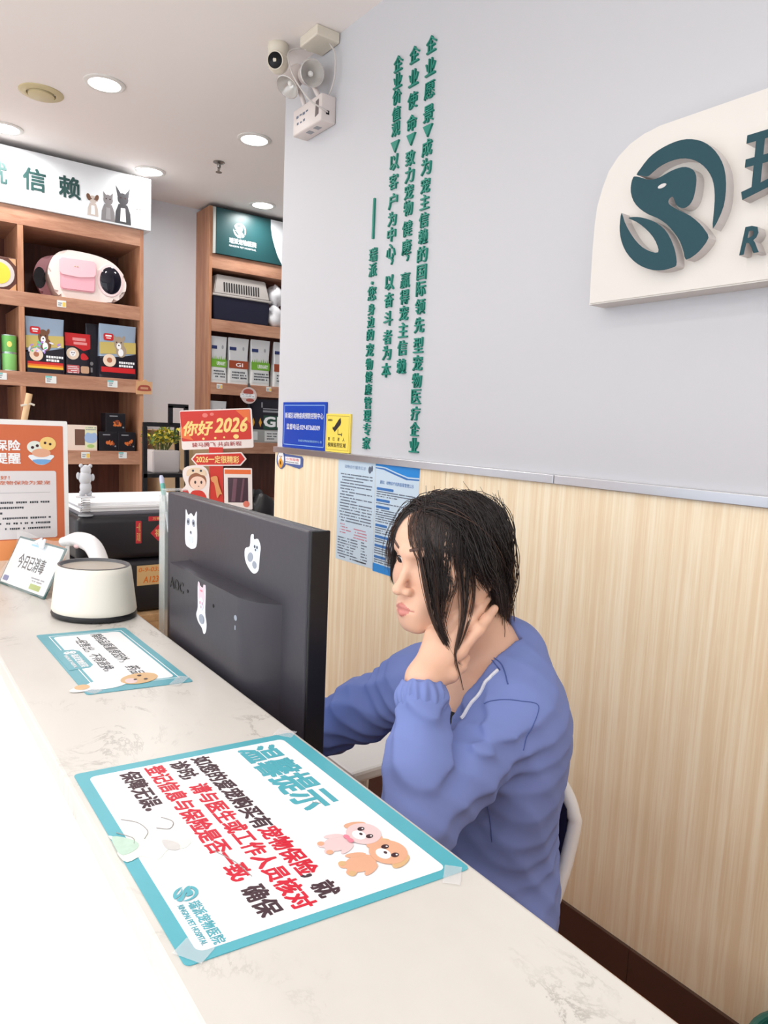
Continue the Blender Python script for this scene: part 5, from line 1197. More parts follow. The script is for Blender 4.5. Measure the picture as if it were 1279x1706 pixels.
# ---------------------------------------------------------------- the woman behind the counter
HYAW = .02
HO = A_(-.8600, .7655, 1.2085); HL = A_(math.cos(HYAW), math.sin(HYAW), 0); HF = A_(math.sin(HYAW), -math.cos(HYAW), 0); HU = A_(0, 0, 1)
HL /= np.linalg.norm(HL); HF /= np.linalg.norm(HF)
def hw(l, f, u): return HO + HL*l + HF*f + HU*u            # head-local to world
NB = A_(-.842, .865, 1.040)                                   # foot of the neck
LS_, RS_ = A_(-.754, .836, .968), A_(-.985, .805, .945)      # shoulder joints
LE, LW = A_(-.722, .612, .850), A_(-.788, .668, 1.040)       # left elbow, wrist
RE, RW = A_(-1.150, .735, .815), A_(-1.330, .668, .822)
# hand joints: knuckle, middle joint, tip for index to little finger, then the thumb
FING = [[(-0.7799, 0.7332, 1.0800), (-0.7697, 0.7603, 1.1124), (-0.7725, 0.7799, 1.1273), (-0.7768, 0.8004, 1.1403)],
        [(-0.7918, 0.7230, 1.0926), (-0.7821, 0.7531, 1.1265), (-0.7854, 0.7756, 1.1422), (-0.7904, 0.7967, 1.1542)],
        [(-0.8060, 0.7152, 1.0986), (-0.7991, 0.7444, 1.1301), (-0.8026, 0.7659, 1.1422), (-0.8074, 0.7853, 1.1527)],
        [(-0.8205, 0.7091, 1.0984), (-0.8169, 0.7328, 1.1244), (-0.8190, 0.7491, 1.1355), (-0.8234, 0.7653, 1.1444)]]
FING = [[A_(*q) for q in f] for f in FING]
THB = [A_(*q) for q in ((-0.7889, 0.6898, 1.0436), (-0.7802, 0.7160, 1.0474), (-0.7822, 0.7384, 1.0544), (-0.7900, 0.7564, 1.0617))]
LW = A_(-0.7951, 0.6738, 1.0388)
def head_sdf(P):
    Q = P - HO; x = Q@HL; H = np.stack([np.abs(x), Q@HF, Q@HU], 1).astype(np.float32); HS = np.stack([x, H[:, 1], H[:, 2]], 1)
    d = ellip(H, (0, -.014, .029), (.070, .090, .070))
    d = smin(d, ellip(H, (0, .026, -.018), (.063, .052, .082)), .03)
    d = smin(d, ellip(H, (0, .038, .036), (.056, .042, .042)), .03)
    d = smin(d, cone(H, (.050, .000, -.054), (.013, .060, -.098), .017, .013), .030)
    d = smin(d, ellip(H, (0, .064, -.099), (.016, .014, .013)), .018)
    d = smin(d, ellip(H, (.041, .047, -.030), (.023, .022, .024)), .022)
    d = smin(d, cone(H, (.006, .080, .016), (.042, .064, .018), .008, .006), .014)
    d = smin(d, ellip(H, (0, .068, -.072), (.030, .020, .024)), .020)
    d = smax(d, -ellip(H, (.031, .087, .001), (.018, .020, .011)), .012)
    d = smin(d, chain(H, [(0, .076, .006), (0, .0865, -.020), (0, .0975, -.040)], [.0065, .0060, .0080]), .010)
    d = smin(d, ellip(H, (0, .0975, -.0405), (.0090, .0085, .0078)), .006)
    d = smin(d, ellip(H, (.0118, .0870, -.0440), (.0070, .0095, .0068)), .006)
    d = smax(d, -ellip(H, (.0065, .0910, -.0500), (.0032, .0050, .0028)), .003)
    d = smin(d, cone(H, (0, .0895, -.0672), (.0200, .0790, -.0730), .0042, .0018), .005)
    d = smin(d, cone(H, (0, .0878, -.0795), (.0185, .0785, -.0755), .0052, .0020), .005)
    d = smax(d, -cone(H, (0, .0950, -.0735), (.0225, .0820, -.0748), .0013, .0011), .003)
    d = smax(d, -cone(H, (0, .100, -.056), (0, .0975, -.061), .0022, .0022), .004)
    # lids over the eyeball, with an almond slit
    e = A_(.031, .0600, .0)
    lid = np.sqrt(((H-e)**2).sum(1)) - .0138
    lx = (H[:, 0]-.0315)/.0150; hgt = .0052*np.maximum(0, 1-lx*lx)**.8
    slit = np.maximum(np.abs(H[:, 2]+.0004-lx*.0010) - hgt, .0545-H[:, 1])
    lid = np.maximum(lid, -slit)
    d = smin(np.maximum(d, -(np.sqrt(((H-e)**2).sum(1)) - .0118) if False else np.maximum(d, -np.maximum(slit, np.sqrt(((H-e)**2).sum(1)) - .0150))), lid, .0035)
    # ears
    c, s = math.cos(.25), math.sin(.25)
    ax = [(.94, .33, 0), (-.33*c, .94*c, s), (.33*s, -.94*s, c)]
    ear = ellip(H, (.0735, -.014, -.027), (.0055, .0175, .0300), ax)
    ear = smin(ear, ellip(H, (.071, -.006, -.053), (.005, .008, .009)), .006)
    ear = smax(ear, -ellip(H, (.0800, -.012, -.023), (.0055, .0105, .0190), ax), .004)
    ear = smin(ear, ellip(H, (.0715, .001, -.031), (.004, .004, .007)), .004)
    d = smin(d, ear, .006)
    return d
def neck_sdf(P):
    top = hw(0, -.026, -.066)
    d = cone(P, top, NB, .047, .053)
    d = smin(d, cone(P, hw(0, .030, -.085), hw(0, .0, -.115), .020, .026), .03)
    for s, S in ((1, LS_), (-1, RS_)):
        d = smin(d, cone(P, NB + A_(.015*s, .02, .0), S + A_(-.03*s, .01, -.004), .034, .036), .035)
        d = smin(d, cone(P, hw(.052*s, -.030, -.055), A_(-.848+.012*s, .795, 1.005), .0105, .0075), .014)
        d = smin(d, cone(P, A_(-.848+.014*s, .795, 1.000), S + A_(-.02*s, -.02, .018), .0075, .0080), .014)
    return d
def torso_sdf(P):
    d = ellip(P, (-.848, .868, .915), (.150, .098, .150))
    d = smin(d, ellip(P, (-.838, .865, .760), (.132, .095, .170)), .05)
    d = smin(d, ellip(P, (-.835, .835, .570), (.160, .115, .130)), .06)
    d = smin(d, cone(P, LS_, RS_, .046, .046), .05)
    return d
def hand_sdf(P, F, T, Wr, El):
    d = None
    R4 = [[.0098, .0088, .0080, .0066], [.0100, .0090, .0082, .0066], [.0095, .0085, .0078, .0063], [.0085, .0076, .0070, .0058]]
    fing = None
    for j, r in zip(F, R4):
        c = chain(P, j, r, .004)
        b = j[1]-j[0]
        c = smin(c, cone(P, j[1]-b*.05, j[1]+b*.05, r[1]*1.07, r[1]*1.07), .004)
        fing = c if fing is None else smin(fing, c, .0022)
    palm = None
    for j, r in zip(F, (.0115, .0120, .0115, .0105)):
        a = Wr + (j[0]-Wr)*.12
        c = cone(P, a, j[0], .0165, r); palm = c if palm is None else smin(palm, c, .016)
    d = smin(palm, fing, .008)
    tr = [.0150, .0112, .0096, .0078]
    d = smin(d, chain(P, T, tr, .006), .007)
    d = smin(d, cone(P, Wr + (T[0]-Wr)*.3, T[1], .0150, .0120), .012)
    d = smin(d, cone(P, Wr, Wr + (El-Wr)*.35, .0245, .0270), .020)
    return d
# right hand resting flat on a mouse, mostly hidden behind the monitor
RD = A_(-.95, -.28, -.06); RD /= np.linalg.norm(RD); RSD = A_(.28, -.95, 0)
RF = [[RW + RD*.085 + RSD*o + A_(0, 0, .006), RW + RD*(.085+.040*k) + RSD*o*1.1 + A_(0, 0, .010), RW + RD*(.085+.062*k) + RSD*o*1.12 + A_(0, 0, .0), RW + RD*(.085+.080*k) + RSD*o*1.12 + A_(0, 0, -.012)] for o, k in ((.026, .95), (.009, 1.05), (-.009, .98), (-.025, .8))]
RT = [RW + RD*.03 + RSD*.022, RW + RD*.055 + RSD*.040, RW + RD*.078 + RSD*.048 + A_(0, 0, -.006), RW + RD*.098 + RSD*.050 + A_(0, 0, -.012)]
def body_sdf(P):
    d = smin(head_sdf(P), neck_sdf(P), .020)
    d = smin(d, torso_sdf(P), .030)
    for S, E, W_ in ((LS_, LE, LW), (RS_, RE, RW)):
        d = smin(d, cone(P, S, E, .044, .034), .02); d = smin(d, cone(P, E, W_, .034, .024), .02)
    d = smin(d, hand_sdf(P, FING, THB, LW, LE), .0015)
    d = smin(d, hand_sdf(P, RF, RT, RW, RE), .004)
    for s in (1, -1):
        d = smin(d, cone(P, (-.835+.085*s, .83, .53), (-.835+.10*s, .60, .50), .075, .055), .03)
        d = smin(d, cone(P, (-.835+.10*s, .60, .50), (-.835+.10*s, .66, .08), .050, .034), .02)
        d = smin(d, cone(P, (-.835+.10*s, .66, .055), (-.835+.11*s, .565, .045), .034, .028), .02)
    return d
FB0, FB1 = A_(-.985, .625, .930), A_(-.680, .905, 1.330)
M_skin = mat('skin', (228, 182, 156), .50, spec=.4, sss=.12, bump=.06, bscale=900)
M_lip = mat('lip', (206, 132, 122), .38, sss=.1); M_legs = mat('hidden_dark_cloth', (44, 44, 52), .8)
Vf, Qf = nets(body_sdf, FB0, FB1, .0019)
Vf = relax(Vf, Qf, 2, .35)
Vc, Qc = nets(body_sdf, (-1.50, .44, .0), (-.60, 1.05, 1.10), .0062)
inn = ((Vc > FB0+.004) & (Vc < FB1-.004)).all(1); Qc = Qc[~inn[Qc].all(1)]
V = np.concatenate([Vf, Vc]); Q = np.concatenate([Qf, Qc+len(Vf)])
cc = V[Q].mean(1).astype(np.float32); qq = cc - HO; hl = np.stack([np.abs(qq@HL), qq@HF, qq@HU], 1).astype(np.float32)
mi = np.zeros(len(Q), int)
lipd = np.minimum(cone(hl, (0, .0905, -.0682), (.0205, .0795, -.0735), .0050, .0022), cone(hl, (0, .0888, -.0790), (.0190, .0790, -.0755), .0058, .0024))
mi[lipd < .0006] = 1
mi[cc[:, 2] < .60] = 2
person = thing('person', 'woman with dark hair in a blue scrub jacket, hand on neck, behind the counter', 'person', (-.84, .85, 0))
skin = mesh_np('body', V, Q, [M_skin, M_lip, M_legs], person, mi)
# eyes
M_eyew = mat('eye_white', (232, 226, 222), .15); M_iris = mat('iris_dark_brown', (44, 28, 22), .12); M_lash = mat('lash_black', (26, 20, 20), .6)
gaze = HF*.94 + HL*-.18 + HU*-.28; gaze /= np.linalg.norm(gaze)
for s in (1, -1):
    c = hw(.031*s, .0600, 0); g = Fr((0, 0, 0), HL, HU); g.n = Vector(gaze); g.u = Vector(HU).cross(g.n).normalized(); g.v = g.n.cross(g.u); g.o = Vector(c)
    e = MB().sph(Vector(c), .0121, (1, 1, 1), None, 24, 16).build('eyeball', M_eyew, person, True)
    MB().lathe([(.0064, .01045), (.0062, .0112), (.0045, .0119), (.002, .0124), (0, .0125)], g, 24).build('iris', M_iris, e, True)
    P = [hw(s*(.031+.0150*t), .0600+math.sqrt(max(1e-6, .0140**2-(.015*t)**2-(.0052*(1-t*t)**.8)**2)), .0056*max(0, 1-t*t)**.8+.0006*t-.0002) for t in np.linspace(-.97, 1.0, 16)]
    MB().tube([Vector(p) for p in P], [.0005+.0007*math.sin(PI*min(1, (i+3)/16)) for i in range(16)], 6).build('lashes', M_lash, person, True)
    P = snap(head_sdf, [hw(s*(.012+.034*t), .085-.018*t, .0215+.007*math.sin(PI*t*.62)) for t in np.linspace(0, 1, 14)], -.0002)
    MB().tube([Vector(p) for p in P], [.0016+.0018*math.sin(PI*min(1, .15+.8*i/13)) for i in range(14)], 6, flat=.45, up=tuple(HU)).build('eyebrow', mat('eyebrow_brown', (92, 68, 60), .7), person, True)

# ---------------------------------------------------------------- blue scrub jacket
M_blue_c = mat('scrub_blue', (117, 132, 188), .72, spec=.25, bump=.10, bscale=1500)
M_seam = mat('scrub_seam', (72, 90, 150), .8); M_pipe = mat('piping_white', (226, 228, 236), .5, var=.18, bscale=260)
def jacket_solid(P):
    d = ellip(P, (-.846, .865, .912), (.170, .116, .165))
    d = smin(d, ellip(P, (-.838, .862, .755), (.152, .112, .190)), .06)
    d = smin(d, ellip(P, (-.836, .835, .580), (.176, .128, .150)), .07)
    d = smin(d, cone(P, LS_ + A_(-.004, 0, -.002), RS_ + A_(.004, 0, -.002), .056, .056), .055)
    d = smin(d, cone(P, NB + A_(.02, .035, .006), LS_ + A_(-.02, .01, .012), .048, .054), .04)
    d = smin(d, cone(P, NB + A_(-.02, .035, .006), RS_ + A_(.02, .01, .012), .048, .054), .04)
    for S, E, W_, b in ((LS_, LE, LW, 1), (RS_, RE, RW, 0)):
        d = smin(d, cone(P, S, S*.45+E*.55, .054, .055), .035)
        d = smin(d, cone(P, S*.45+E*.55, E, .055, .050), .02)
        w1 = E + (W_-E)*.86
        fa = smin(cone(P, E, E*.5+w1*.5, .052 if b else .058, .049 if b else .056), cone(P, E*.5+w1*.5, w1, .050, .040), .02)
        d = smin(d, fa, .016)
    # soft folds in the cloth
    dl = np.sqrt(((P-LE)**2).sum(1)); dr = np.sqrt(((P-RE)**2).sum(1)); ds = np.sqrt(((P-LS_-A_(-.01, -.07, -.07))**2).sum(1)); dw = np.sqrt(((P-LW)**2).sum(1))
    amp = .0022 + .0048*np.exp(-(dl/.10)**2) + .0050*np.exp(-(ds/.09)**2) + .0036*np.exp(-(dw/.09)**2) + .0036*np.exp(-(dr/.18)**2)
    u1 = P@A_(.55, -.25, .80) + .012*wave(P, 22, .4); u2 = P@A_(-.35, .75, .56) + .014*wave(P, 18, 1.3)
    rg = lambda x: 1 - 2*np.abs(np.sin(x))**1.15
    d = d - amp*(rg(u1*92)*.9*(.5+.5*wave(P, 16, 2.)) + rg(u2*76+.6)*.8*(.5-.5*wave(P, 14, .3))) + .0035*wave(P, 24, .8)
    # big soft drapes hanging down the back and side
    d = d + .004*np.sin((P@A_(.7, .5, -.35))*52 + 2*wave(P, 10, .2))*np.clip((.98-P[:, 2])/.1, 0, 1)
    return d
VX, VZ0, VZ1 = -.828, .900, 1.045
def opening(P):
    """the V neck and the neck hole"""
    x = P[:, 0]-VX; z = P[:, 2]
    w = np.clip((z-VZ0)/(VZ1-VZ0), -1, .90)*.056 + .010
    v = np.maximum(np.abs(x+.018*np.clip((z-VZ0)/.1, 0, 1)) - w, P[:, 1]-.880)
    hole = cone(P, NB + A_(-.008, -.006, -.02), NB + A_(-.014, -.04, .10), .049, .053)
    return smin(v, hole, .02)
def jacket_sdf(P): return smax(jacket_solid(P), -opening(P), .004)
Vj, Qj = nets(jacket_sdf, (-1.42, .50, .47), (-.58, 1.06, 1.12), .0034)
# the hem: an open lower edge, hollow sleeves are hidden by the cuffs
jk = Qj[(Vj[Qj][:, :, 2] > .48).all(1)]
Vj = relax(Vj, jk, 2, .4)
jacket = mesh_np('scrub_jacket', Vj, jk, M_blue_c, person)
# a gathered cuff
def cuff(E, W_, t0, t1, r):
    ax = Vector(W_-E).normalized(); o = Vector(E + (W_-E)*t0); L = (Vector(W_-E)).length*(t1-t0)
    u = ax.orthogonal().normalized(); fr = Fr(o, u, ax.cross(u))
    def fn(a, v):
        th = 2*PI*a; k = .5+.5*math.sin(19*th+1.3*math.sin(3*th)+2*v); e = math.sin(PI*v)
        rr = r*(1.02 - .10*(1-e) ) + .0035*k*e + .003*(1-v)
        return fr.o + fr.u*math.cos(th)*rr + fr.v*math.sin(th)*rr + ax*(L*v + .002*math.sin(9*th))
    b = MB(); b.grid(fn, 150, 14, cu=True)
    def fi(a, v): q = fn(a, 1.0); return q.lerp(fr.o + ax*L*(1-.5*v), .30*v)
    b.grid(fi, 150, 4, cu=True)
    return b.build('cuff', M_blue_c, jacket, 75, weld=True)
cuff(LE, LW, .80, .985, .0365); cuff(RE, RW, .82, .97, .036)
def line(nm, pts, r, m, off=.0006, n=6, flat_=1.):
    P = snap(jacket_sdf, [tuple(p) for p in spline(pts, n)], off)
    return MB().tube([Vector(p) for p in P], r, 6, flat=flat_).build(nm, m, jacket, True)
line('piping', [(-.7665, .8058, 1.0405), (-.768, .787, 1.0263), (-.7725, .771, 1.0045), (-.7745, .7536, .9857), (-.7690, .7346, .9739)], .0029, M_pipe, .0012)
line('seam', [(-.7875, .8113, 1.052), (-.775, .8098, 1.0458), (-.7637, .8084, 1.0409)], .0010, M_seam)
line('seam', [(-.7861, .8154, 1.0541), (-.7668, .8158, 1.0462), (-.7393, .8019, 1.0272)], .0010, M_seam)
line('shoulder_seam', [(-.7487, .7645, 1.0003), (-.7325, .7833, 1.0079), (-.713, .8043, 1.0085), (-.6963, .8261, 1.0024), (-.6877, .8059, .9761), (-.6908, .7919, .9408)], .0007, M_seam)
line('side_seam', [(-.7416, .7767, .83), (-.7375, .781, .803), (-.7308, .7809, .7748)], .0008, M_seam)
# undershirt and badge clip in the bottom of the V
def under(P): return np.maximum(torso_sdf(P) - .004, np.maximum(P[:, 2]-.962, .60-P[:, 2]))
Vu, Qu = nets(under, (-1.02, .73, .80), (-.68, .92, .98), .006); mesh_np('undershirt', Vu, Qu, mat('black_undershirt', (30, 28, 32), .8), person)
f = Fr((-.834, .748, .924), (.95, .25, 0), (0, -.25, 1))
t2 = MB().prism(f, rrect(-.011, -.016, .011, .016, .003), 0, .006, .001).build('badge_clip', mat('clip_tan_metal', (176, 166, 140), .3, .7), person)
MB().prism(f, rrect(-.006, -.009, .006, .009, .002), .0062, .008).build('clip_plate', mat('clip_dark', (70, 66, 62), .35, .5), t2)
# trousers and shoes under the desk
def trousers(P):
    d = ellip(P, (-.835, .835, .565), (.168, .122, .110))
    for s in (1, -1):
        d = smin(d, cone(P, (-.835+.085*s, .83, .53), (-.835+.10*s, .605, .505), .088, .066), .03)
        d = smin(d, cone(P, (-.835+.10*s, .605, .50), (-.835+.10*s, .66, .13), .064, .055), .02)
    return np.maximum(d, .095-P[:, 2])
Vt, Qt = nets(trousers, (-1.08, .46, .07), (-.60, .99, .70), .009); mesh_np('trousers', Vt, Qt, mat('navy_trousers', (40, 44, 62), .8), person)
for s in (1, -1):
    def shoe(P): return np.maximum(smin(cone(P, (-.835+.10*s, .665, .045), (-.835+.115*s, .555, .036), .044, .036), cone(P, (-.835+.10*s, .665, .08), (-.835+.10*s, .66, .10), .042, .044), .02), .002-P[:, 2])
    Vs, Qs = nets(shoe, (-1.05, .40, -.02), (-.62, .70, .17), .006); mesh_np('shoe', Vs, Qs, mat('white_shoe', (206, 206, 206), .5), person)

# ---------------------------------------------------------------- hair
def hairmat(name, c, rough=.46):
    m = mat(name, c, rough, spec=.45); return m
M_hair = hairmat('hair_black_brown', (36, 29, 28)); M_hair2 = hairmat('hair_warm_brown', (70, 48, 38)); M_hair3 = hairmat('hair_light_brown', (128, 88, 52))
RNG = np.random.default_rng(5)
def strands(name, P, R, m, parent, sides=4):
    """P: (strands, points, 3) centre lines, R: (points,) radii"""
    N, M_, _ = P.shape; T = np.gradient(P, axis=1); T /= np.maximum(np.linalg.norm(T, axis=2, keepdims=True), 1e-9)
    up = np.array([.31, -.47, .83]); a = np.cross(T, up); a /= np.maximum(np.linalg.norm(a, axis=2, keepdims=True), 1e-6); b = np.cross(T, a)
    th = 2*PI*np.arange(sides)/sides
    V = P[:, :, None, :] + R[None, :, None, None]*(a[:, :, None, :]*np.cos(th)[None, None, :, None] + b[:, :, None, :]*np.sin(th)[None, None, :, None])
    i = np.arange(N)[:, None, None]*M_*sides; j = np.arange(M_-1)[None, :, None]*sides; k = np.arange(sides)[None, None, :]; k2 = (k+1) % sides
    Q = np.stack([i+j+k, i+j+k2, i+j+sides+k2, i+j+sides+k], -1).reshape(-1, 4)
    return mesh_np(name, V.reshape(-1, 3), Q, m, parent)
def cr(G, n):
    """Catmull-Rom through guide points, (..., g, 3) -> (..., n, 3)"""
    g = G.shape[-2]; t = np.linspace(0, g-1, n); i = np.minimum(t.astype(int), g-2); f = (t-i)[:, None]
    q = lambda k: G[..., np.clip(i+k, 0, g-1), :]
    p0, p1, p2, p3 = q(-1), q(0), q(1), q(2)
    return .5*(2*p1 + (p2-p0)*f + (2*p0-5*p1+4*p2-p3)*f*f + (3*p1-p0-3*p2+p3)*f**3)
SCC, SCR = A_(0, -.016, .030), A_(.0735, .0945, .0735)
def H2W(X): return HO + X[..., 0:1]*HL + X[..., 1:2]*HF + X[..., 2:3]*HU
def cap(P):
    Q = P - HO; H = np.stack([np.abs(Q@HL), Q@HF, Q@HU], 1).astype(np.float32)
    d = ellip(H, (0, -.018, .030), (.0770, .0980, .0770))
    d = smin(d, ellip(H, (0, -.062, -.030), (.052, .042, .052)), .03)
    line_ = .072 + 1.75*(H[:, 1]-.072) + .10*np.maximum(0, H[:, 0]-.03) - H[:, 2]
    low = np.maximum(H[:, 1] - (-.012), -H[:, 2]-.085)
    cut = np.where(H[:, 2] > -.008, line_*.5, np.maximum(low, -H[:, 2]-.082))
    return smax(d, cut, .008)
Vh, Qh = nets(cap, FB0 + A_(-.05, -.05, .1), FB1 + A_(.05, .10, .05), .004)
hair = mesh_np('hair', relax(Vh, Qh, 2), Qh, M_hair, person)
def sph_path(D, n):
    """directions (N, g, 3) -> smooth paths on the unit sphere"""
    X = cr(D, n); return X/np.linalg.norm(X, axis=2, keepdims=True)
def u3(x): return x/np.linalg.norm(x, axis=-1, keepdims=True)
# combed back over the crown and the sides to the nape
for mm, N in ((M_hair, 1500), (M_hair2, 260)):
    side = np.sign(RNG.uniform(-1, 1.25, N)); t = RNG.uniform(0, 1, N)
    # roots along the parting from the front hairline to the crown
    root = np.stack([side*.02 + RNG.normal(0, .05, N), .74 - 1.15*t + RNG.normal(0, .06, N), .62 + .38*np.sin(t*PI*.62) + 0*t], 1)
    ear = np.stack([side*RNG.uniform(.55, 1.0, N), .25 - .75*t + RNG.normal(0, .12, N), .50 - .58*RNG.uniform(0, 1, N)*(.5+.5*t)], 1)
    ear2 = np.stack([side*RNG.uniform(.55, .95, N), -.28 - .45*t + RNG.normal(0, .08, N), -.22 - .50*RNG.uniform(0, 1, N)], 1)
    nap = np.stack([side*RNG.uniform(.0, .30, N), -.72 + RNG.normal(0, .06, N), -1.0 + RNG.normal(0, .12, N)], 1)
    D = u3(np.stack([root, ear, ear2, nap], 1)); X = sph_path(D, 22)
    off = (.0035 + np.abs(RNG.normal(0, .0042, N)))[:, None]*(1 + .25*np.sin(np.linspace(0, 6, 22)[None, :]+RNG.uniform(0, 6, N)[:, None])); off[:, :3] *= np.array([.3, .7, .9])
    X = SCC + X*(SCR + off[:, :, None])
    s = np.linspace(0, 1, 22)
    strands('hair_strands', H2W(X), .00095*(np.minimum(1, .4+3*s))*(1-.35*s), mm, hair)
N = 420
t = RNG.uniform(0, 1, N)
D = np.stack([np.stack([.50+.2*RNG.uniform(0, 1, N), .45-.75*t, .95+0*t], 1), np.stack([.98+0*t, .22-.55*t, .32-.1*RNG.uniform(0, 1, N)], 1), np.stack([.95+0*t, -.10-.45*t, -.20-.18*RNG.uniform(0, 1, N)], 1), np.stack([.55-.2*t, -.62-.2*t, -.75-.3*RNG.uniform(0, 1, N)], 1), np.stack([.30-.25*RNG.uniform(0, 1, N), -.80+0*t, -1.15-.15*RNG.uniform(0, 1, N)], 1)], 1)
X = sph_path(u3(D), 24); off = (.009 + np.abs(RNG.normal(0, .003, N)))[:, None]*np.ones((1, 24)); off[:, :4] *= np.array([.5, .7, .85, .95])
s = np.linspace(0, 1, 24); strands('hair_strands', H2W(SCC + X*(SCR + off[:, :, None])), .00092*np.minimum(1, .5+3*s)*(1-.4*s), M_hair, hair)
# the tied tail hanging to the collar
for mm, N in ((M_hair, 420), (M_hair2, 180), (M_hair3, 70)):
    r = RNG.normal(0, 1, (N, 3)); k = np.where(mm is M_hair3, 1., 0.)
    G = np.stack([A_(.0, -.075, -.045) + r*A_(.024, .012, .016), A_(.008, -.092, -.085) + r*A_(.016, .011, .010), A_(.014, -.088, -.125) + r*A_(.017, .012, .008), A_(.016, -.082, -.150) + r*A_(.015, .010, .012)], 1)
    G[:, 1:, 0] += .012*k; G[:, 1:, 1] += -.006*k
    s = np.linspace(0, 1, 14); strands('hair_strands', H2W(cr(G, 14)), .0008*(1-.7*s), mm, hair)
# locks falling in front: (guide, strands, spread at root, spread in the middle, spread at the tip, material)
LOCKS = [
    ([(-0.8657, 0.7257, 1.2900), (-0.8526, 0.7043, 1.2637), (-0.8299, 0.6882, 1.2257), (-0.8135, 0.6846, 1.1822), (-0.7993, 0.6930, 1.1282), (-0.7855, 0.7077, 1.0919), (-0.7691, 0.7272, 1.0622)], 18, .006, .0030, .0014, M_hair2),
    ([(-0.8666, 0.7337, 1.2935), (-0.8432, 0.7087, 1.2648), (-0.8239, 0.6964, 1.2261), (-0.8111, 0.6946, 1.1817), (-0.7985, 0.7007, 1.1273), (-0.7817, 0.7120, 1.0876), (-0.7733, 0.7230, 1.0693)], 40, .008, .0050, .0016, M_hair),
    ([(-0.8633, 0.7384, 1.2947), (-0.8362, 0.7150, 1.2655), (-0.8179, 0.7046, 1.2265), (-0.8077, 0.7026, 1.1816), (-0.7988, 0.7044, 1.1315), (-0.7879, 0.7093, 1.0996), (-0.7762, 0.7176, 1.0788)], 40, .008, .0050, .0016, M_hair2),
    ([(-0.8527, 0.7436, 1.2909), (-0.8261, 0.7218, 1.2571), (-0.8108, 0.7125, 1.2178), (-0.8037, 0.7104, 1.1769), (-0.7987, 0.7079, 1.1311), (-0.7959, 0.7080, 1.1128)], 30, .010, .0050, .0016, M_hair),
    ([(-0.8628, 0.7356, 1.2939), (-0.8320, 0.7121, 1.2568), (-0.8148, 0.7046, 1.2224), (-0.8039, 0.7078, 1.1819), (-0.8000, 0.7084, 1.1591)], 130, .012, .0080, .0045, M_hair),
    ([(-0.8445, 0.7493, 1.2897), (-0.8158, 0.7385, 1.2624), (-0.8023, 0.7345, 1.2364), (-0.7950, 0.7323, 1.2096)], 170, .012, .0105, .0080, M_hair),
    ([(-0.8527, 0.7436, 1.2909), (-0.8103, 0.7332, 1.2494), (-0.7955, 0.7356, 1.2045), (-0.7844, 0.7364, 1.1595), (-0.7767, 0.7286, 1.1197), (-0.7708, 0.7151, 1.0808), (-0.7641, 0.7211, 1.0487), (-0.7609, 0.7274, 1.0248)], 14, .010, .0020, .0005, M_hair2),
    ([(-0.8406, 0.7500, 1.2844), (-0.8029, 0.7447, 1.2404), (-0.7880, 0.7457, 1.1956), (-0.7820, 0.7411, 1.1500), (-0.7750, 0.7290, 1.1106), (-0.7714, 0.7179, 1.0820)], 24, .010, .0026, .0008, M_hair),
    ([(-0.8310, 0.7575, 1.2737), (-0.7944, 0.7559, 1.2220), (-0.7820, 0.7577, 1.1814), (-0.7783, 0.7519, 1.1448), (-0.7727, 0.7355, 1.1103), (-0.7714, 0.7224, 1.0870)], 12, .008, .0022, .0006, M_hair2),
    ([(-0.8116, 0.7340, 1.2207), (-0.7969, 0.7283, 1.1860), (-0.7939, 0.7201, 1.1592), (-0.7914, 0.7104, 1.1279), (-0.7908, 0.7065, 1.1049)], 5, .003, .002, .001, M_hair2),
    ([(-0.8657, 0.7116, 1.2789), (-0.8516, 0.6919, 1.2550), (-0.8379, 0.6849, 1.2292), (-0.8252, 0.6833, 1.2034)], 5, .003, .003, .002, M_hair2),
    ([(-0.8799, 0.7323, 1.2919), (-0.8867, 0.7123, 1.2801), (-0.8969, 0.7019, 1.2556), (-0.9060, 0.6997, 1.2216), (-0.9125, 0.7004, 1.1853), (-0.9148, 0.7020, 1.1665)], 150, .006, .0042, .0025, M_hair),
    ([(-0.8890, 0.7372, 1.2927), (-0.9058, 0.7209, 1.2833), (-0.9224, 0.7102, 1.2576), (-0.9318, 0.7068, 1.2199), (-0.9329, 0.7069, 1.1860)], 60, .006, .0050, .004, M_hair2),
    ([(-0.8841, 0.7454, 1.3009), (-0.9020, 0.7198, 1.2937), (-0.9206, 0.7059, 1.2661), (-0.9390, 0.7068, 1.2259), (-0.9371, 0.7022, 1.1907)], 10, .008, .006, .006, M_hair),
    ([(-0.8303, 0.7658, 1.2928), (-0.7958, 0.7591, 1.2642), (-0.7770, 0.7615, 1.2341), (-0.7727, 0.7751, 1.2054), (-0.7899, 0.8114, 1.1646), (-0.8205, 0.8608, 1.1112)], 260, .014, .0105, .0075, M_hair),
    ([(-0.8266, 0.8045, 1.2919), (-0.7951, 0.8061, 1.2570), (-0.7906, 0.8211, 1.2177), (-0.8043, 0.8445, 1.1732), (-0.8240, 0.8684, 1.1304), (-0.8326, 0.8833, 1.0937)], 260, .016, .0100, .0070, M_hair),
    ([(-0.8197, 0.8543, 1.2405), (-0.8129, 0.8627, 1.1953), (-0.8171, 0.8737, 1.1522), (-0.8303, 0.8877, 1.1001)], 70, .008, .0050, .0050, M_hair3),
]
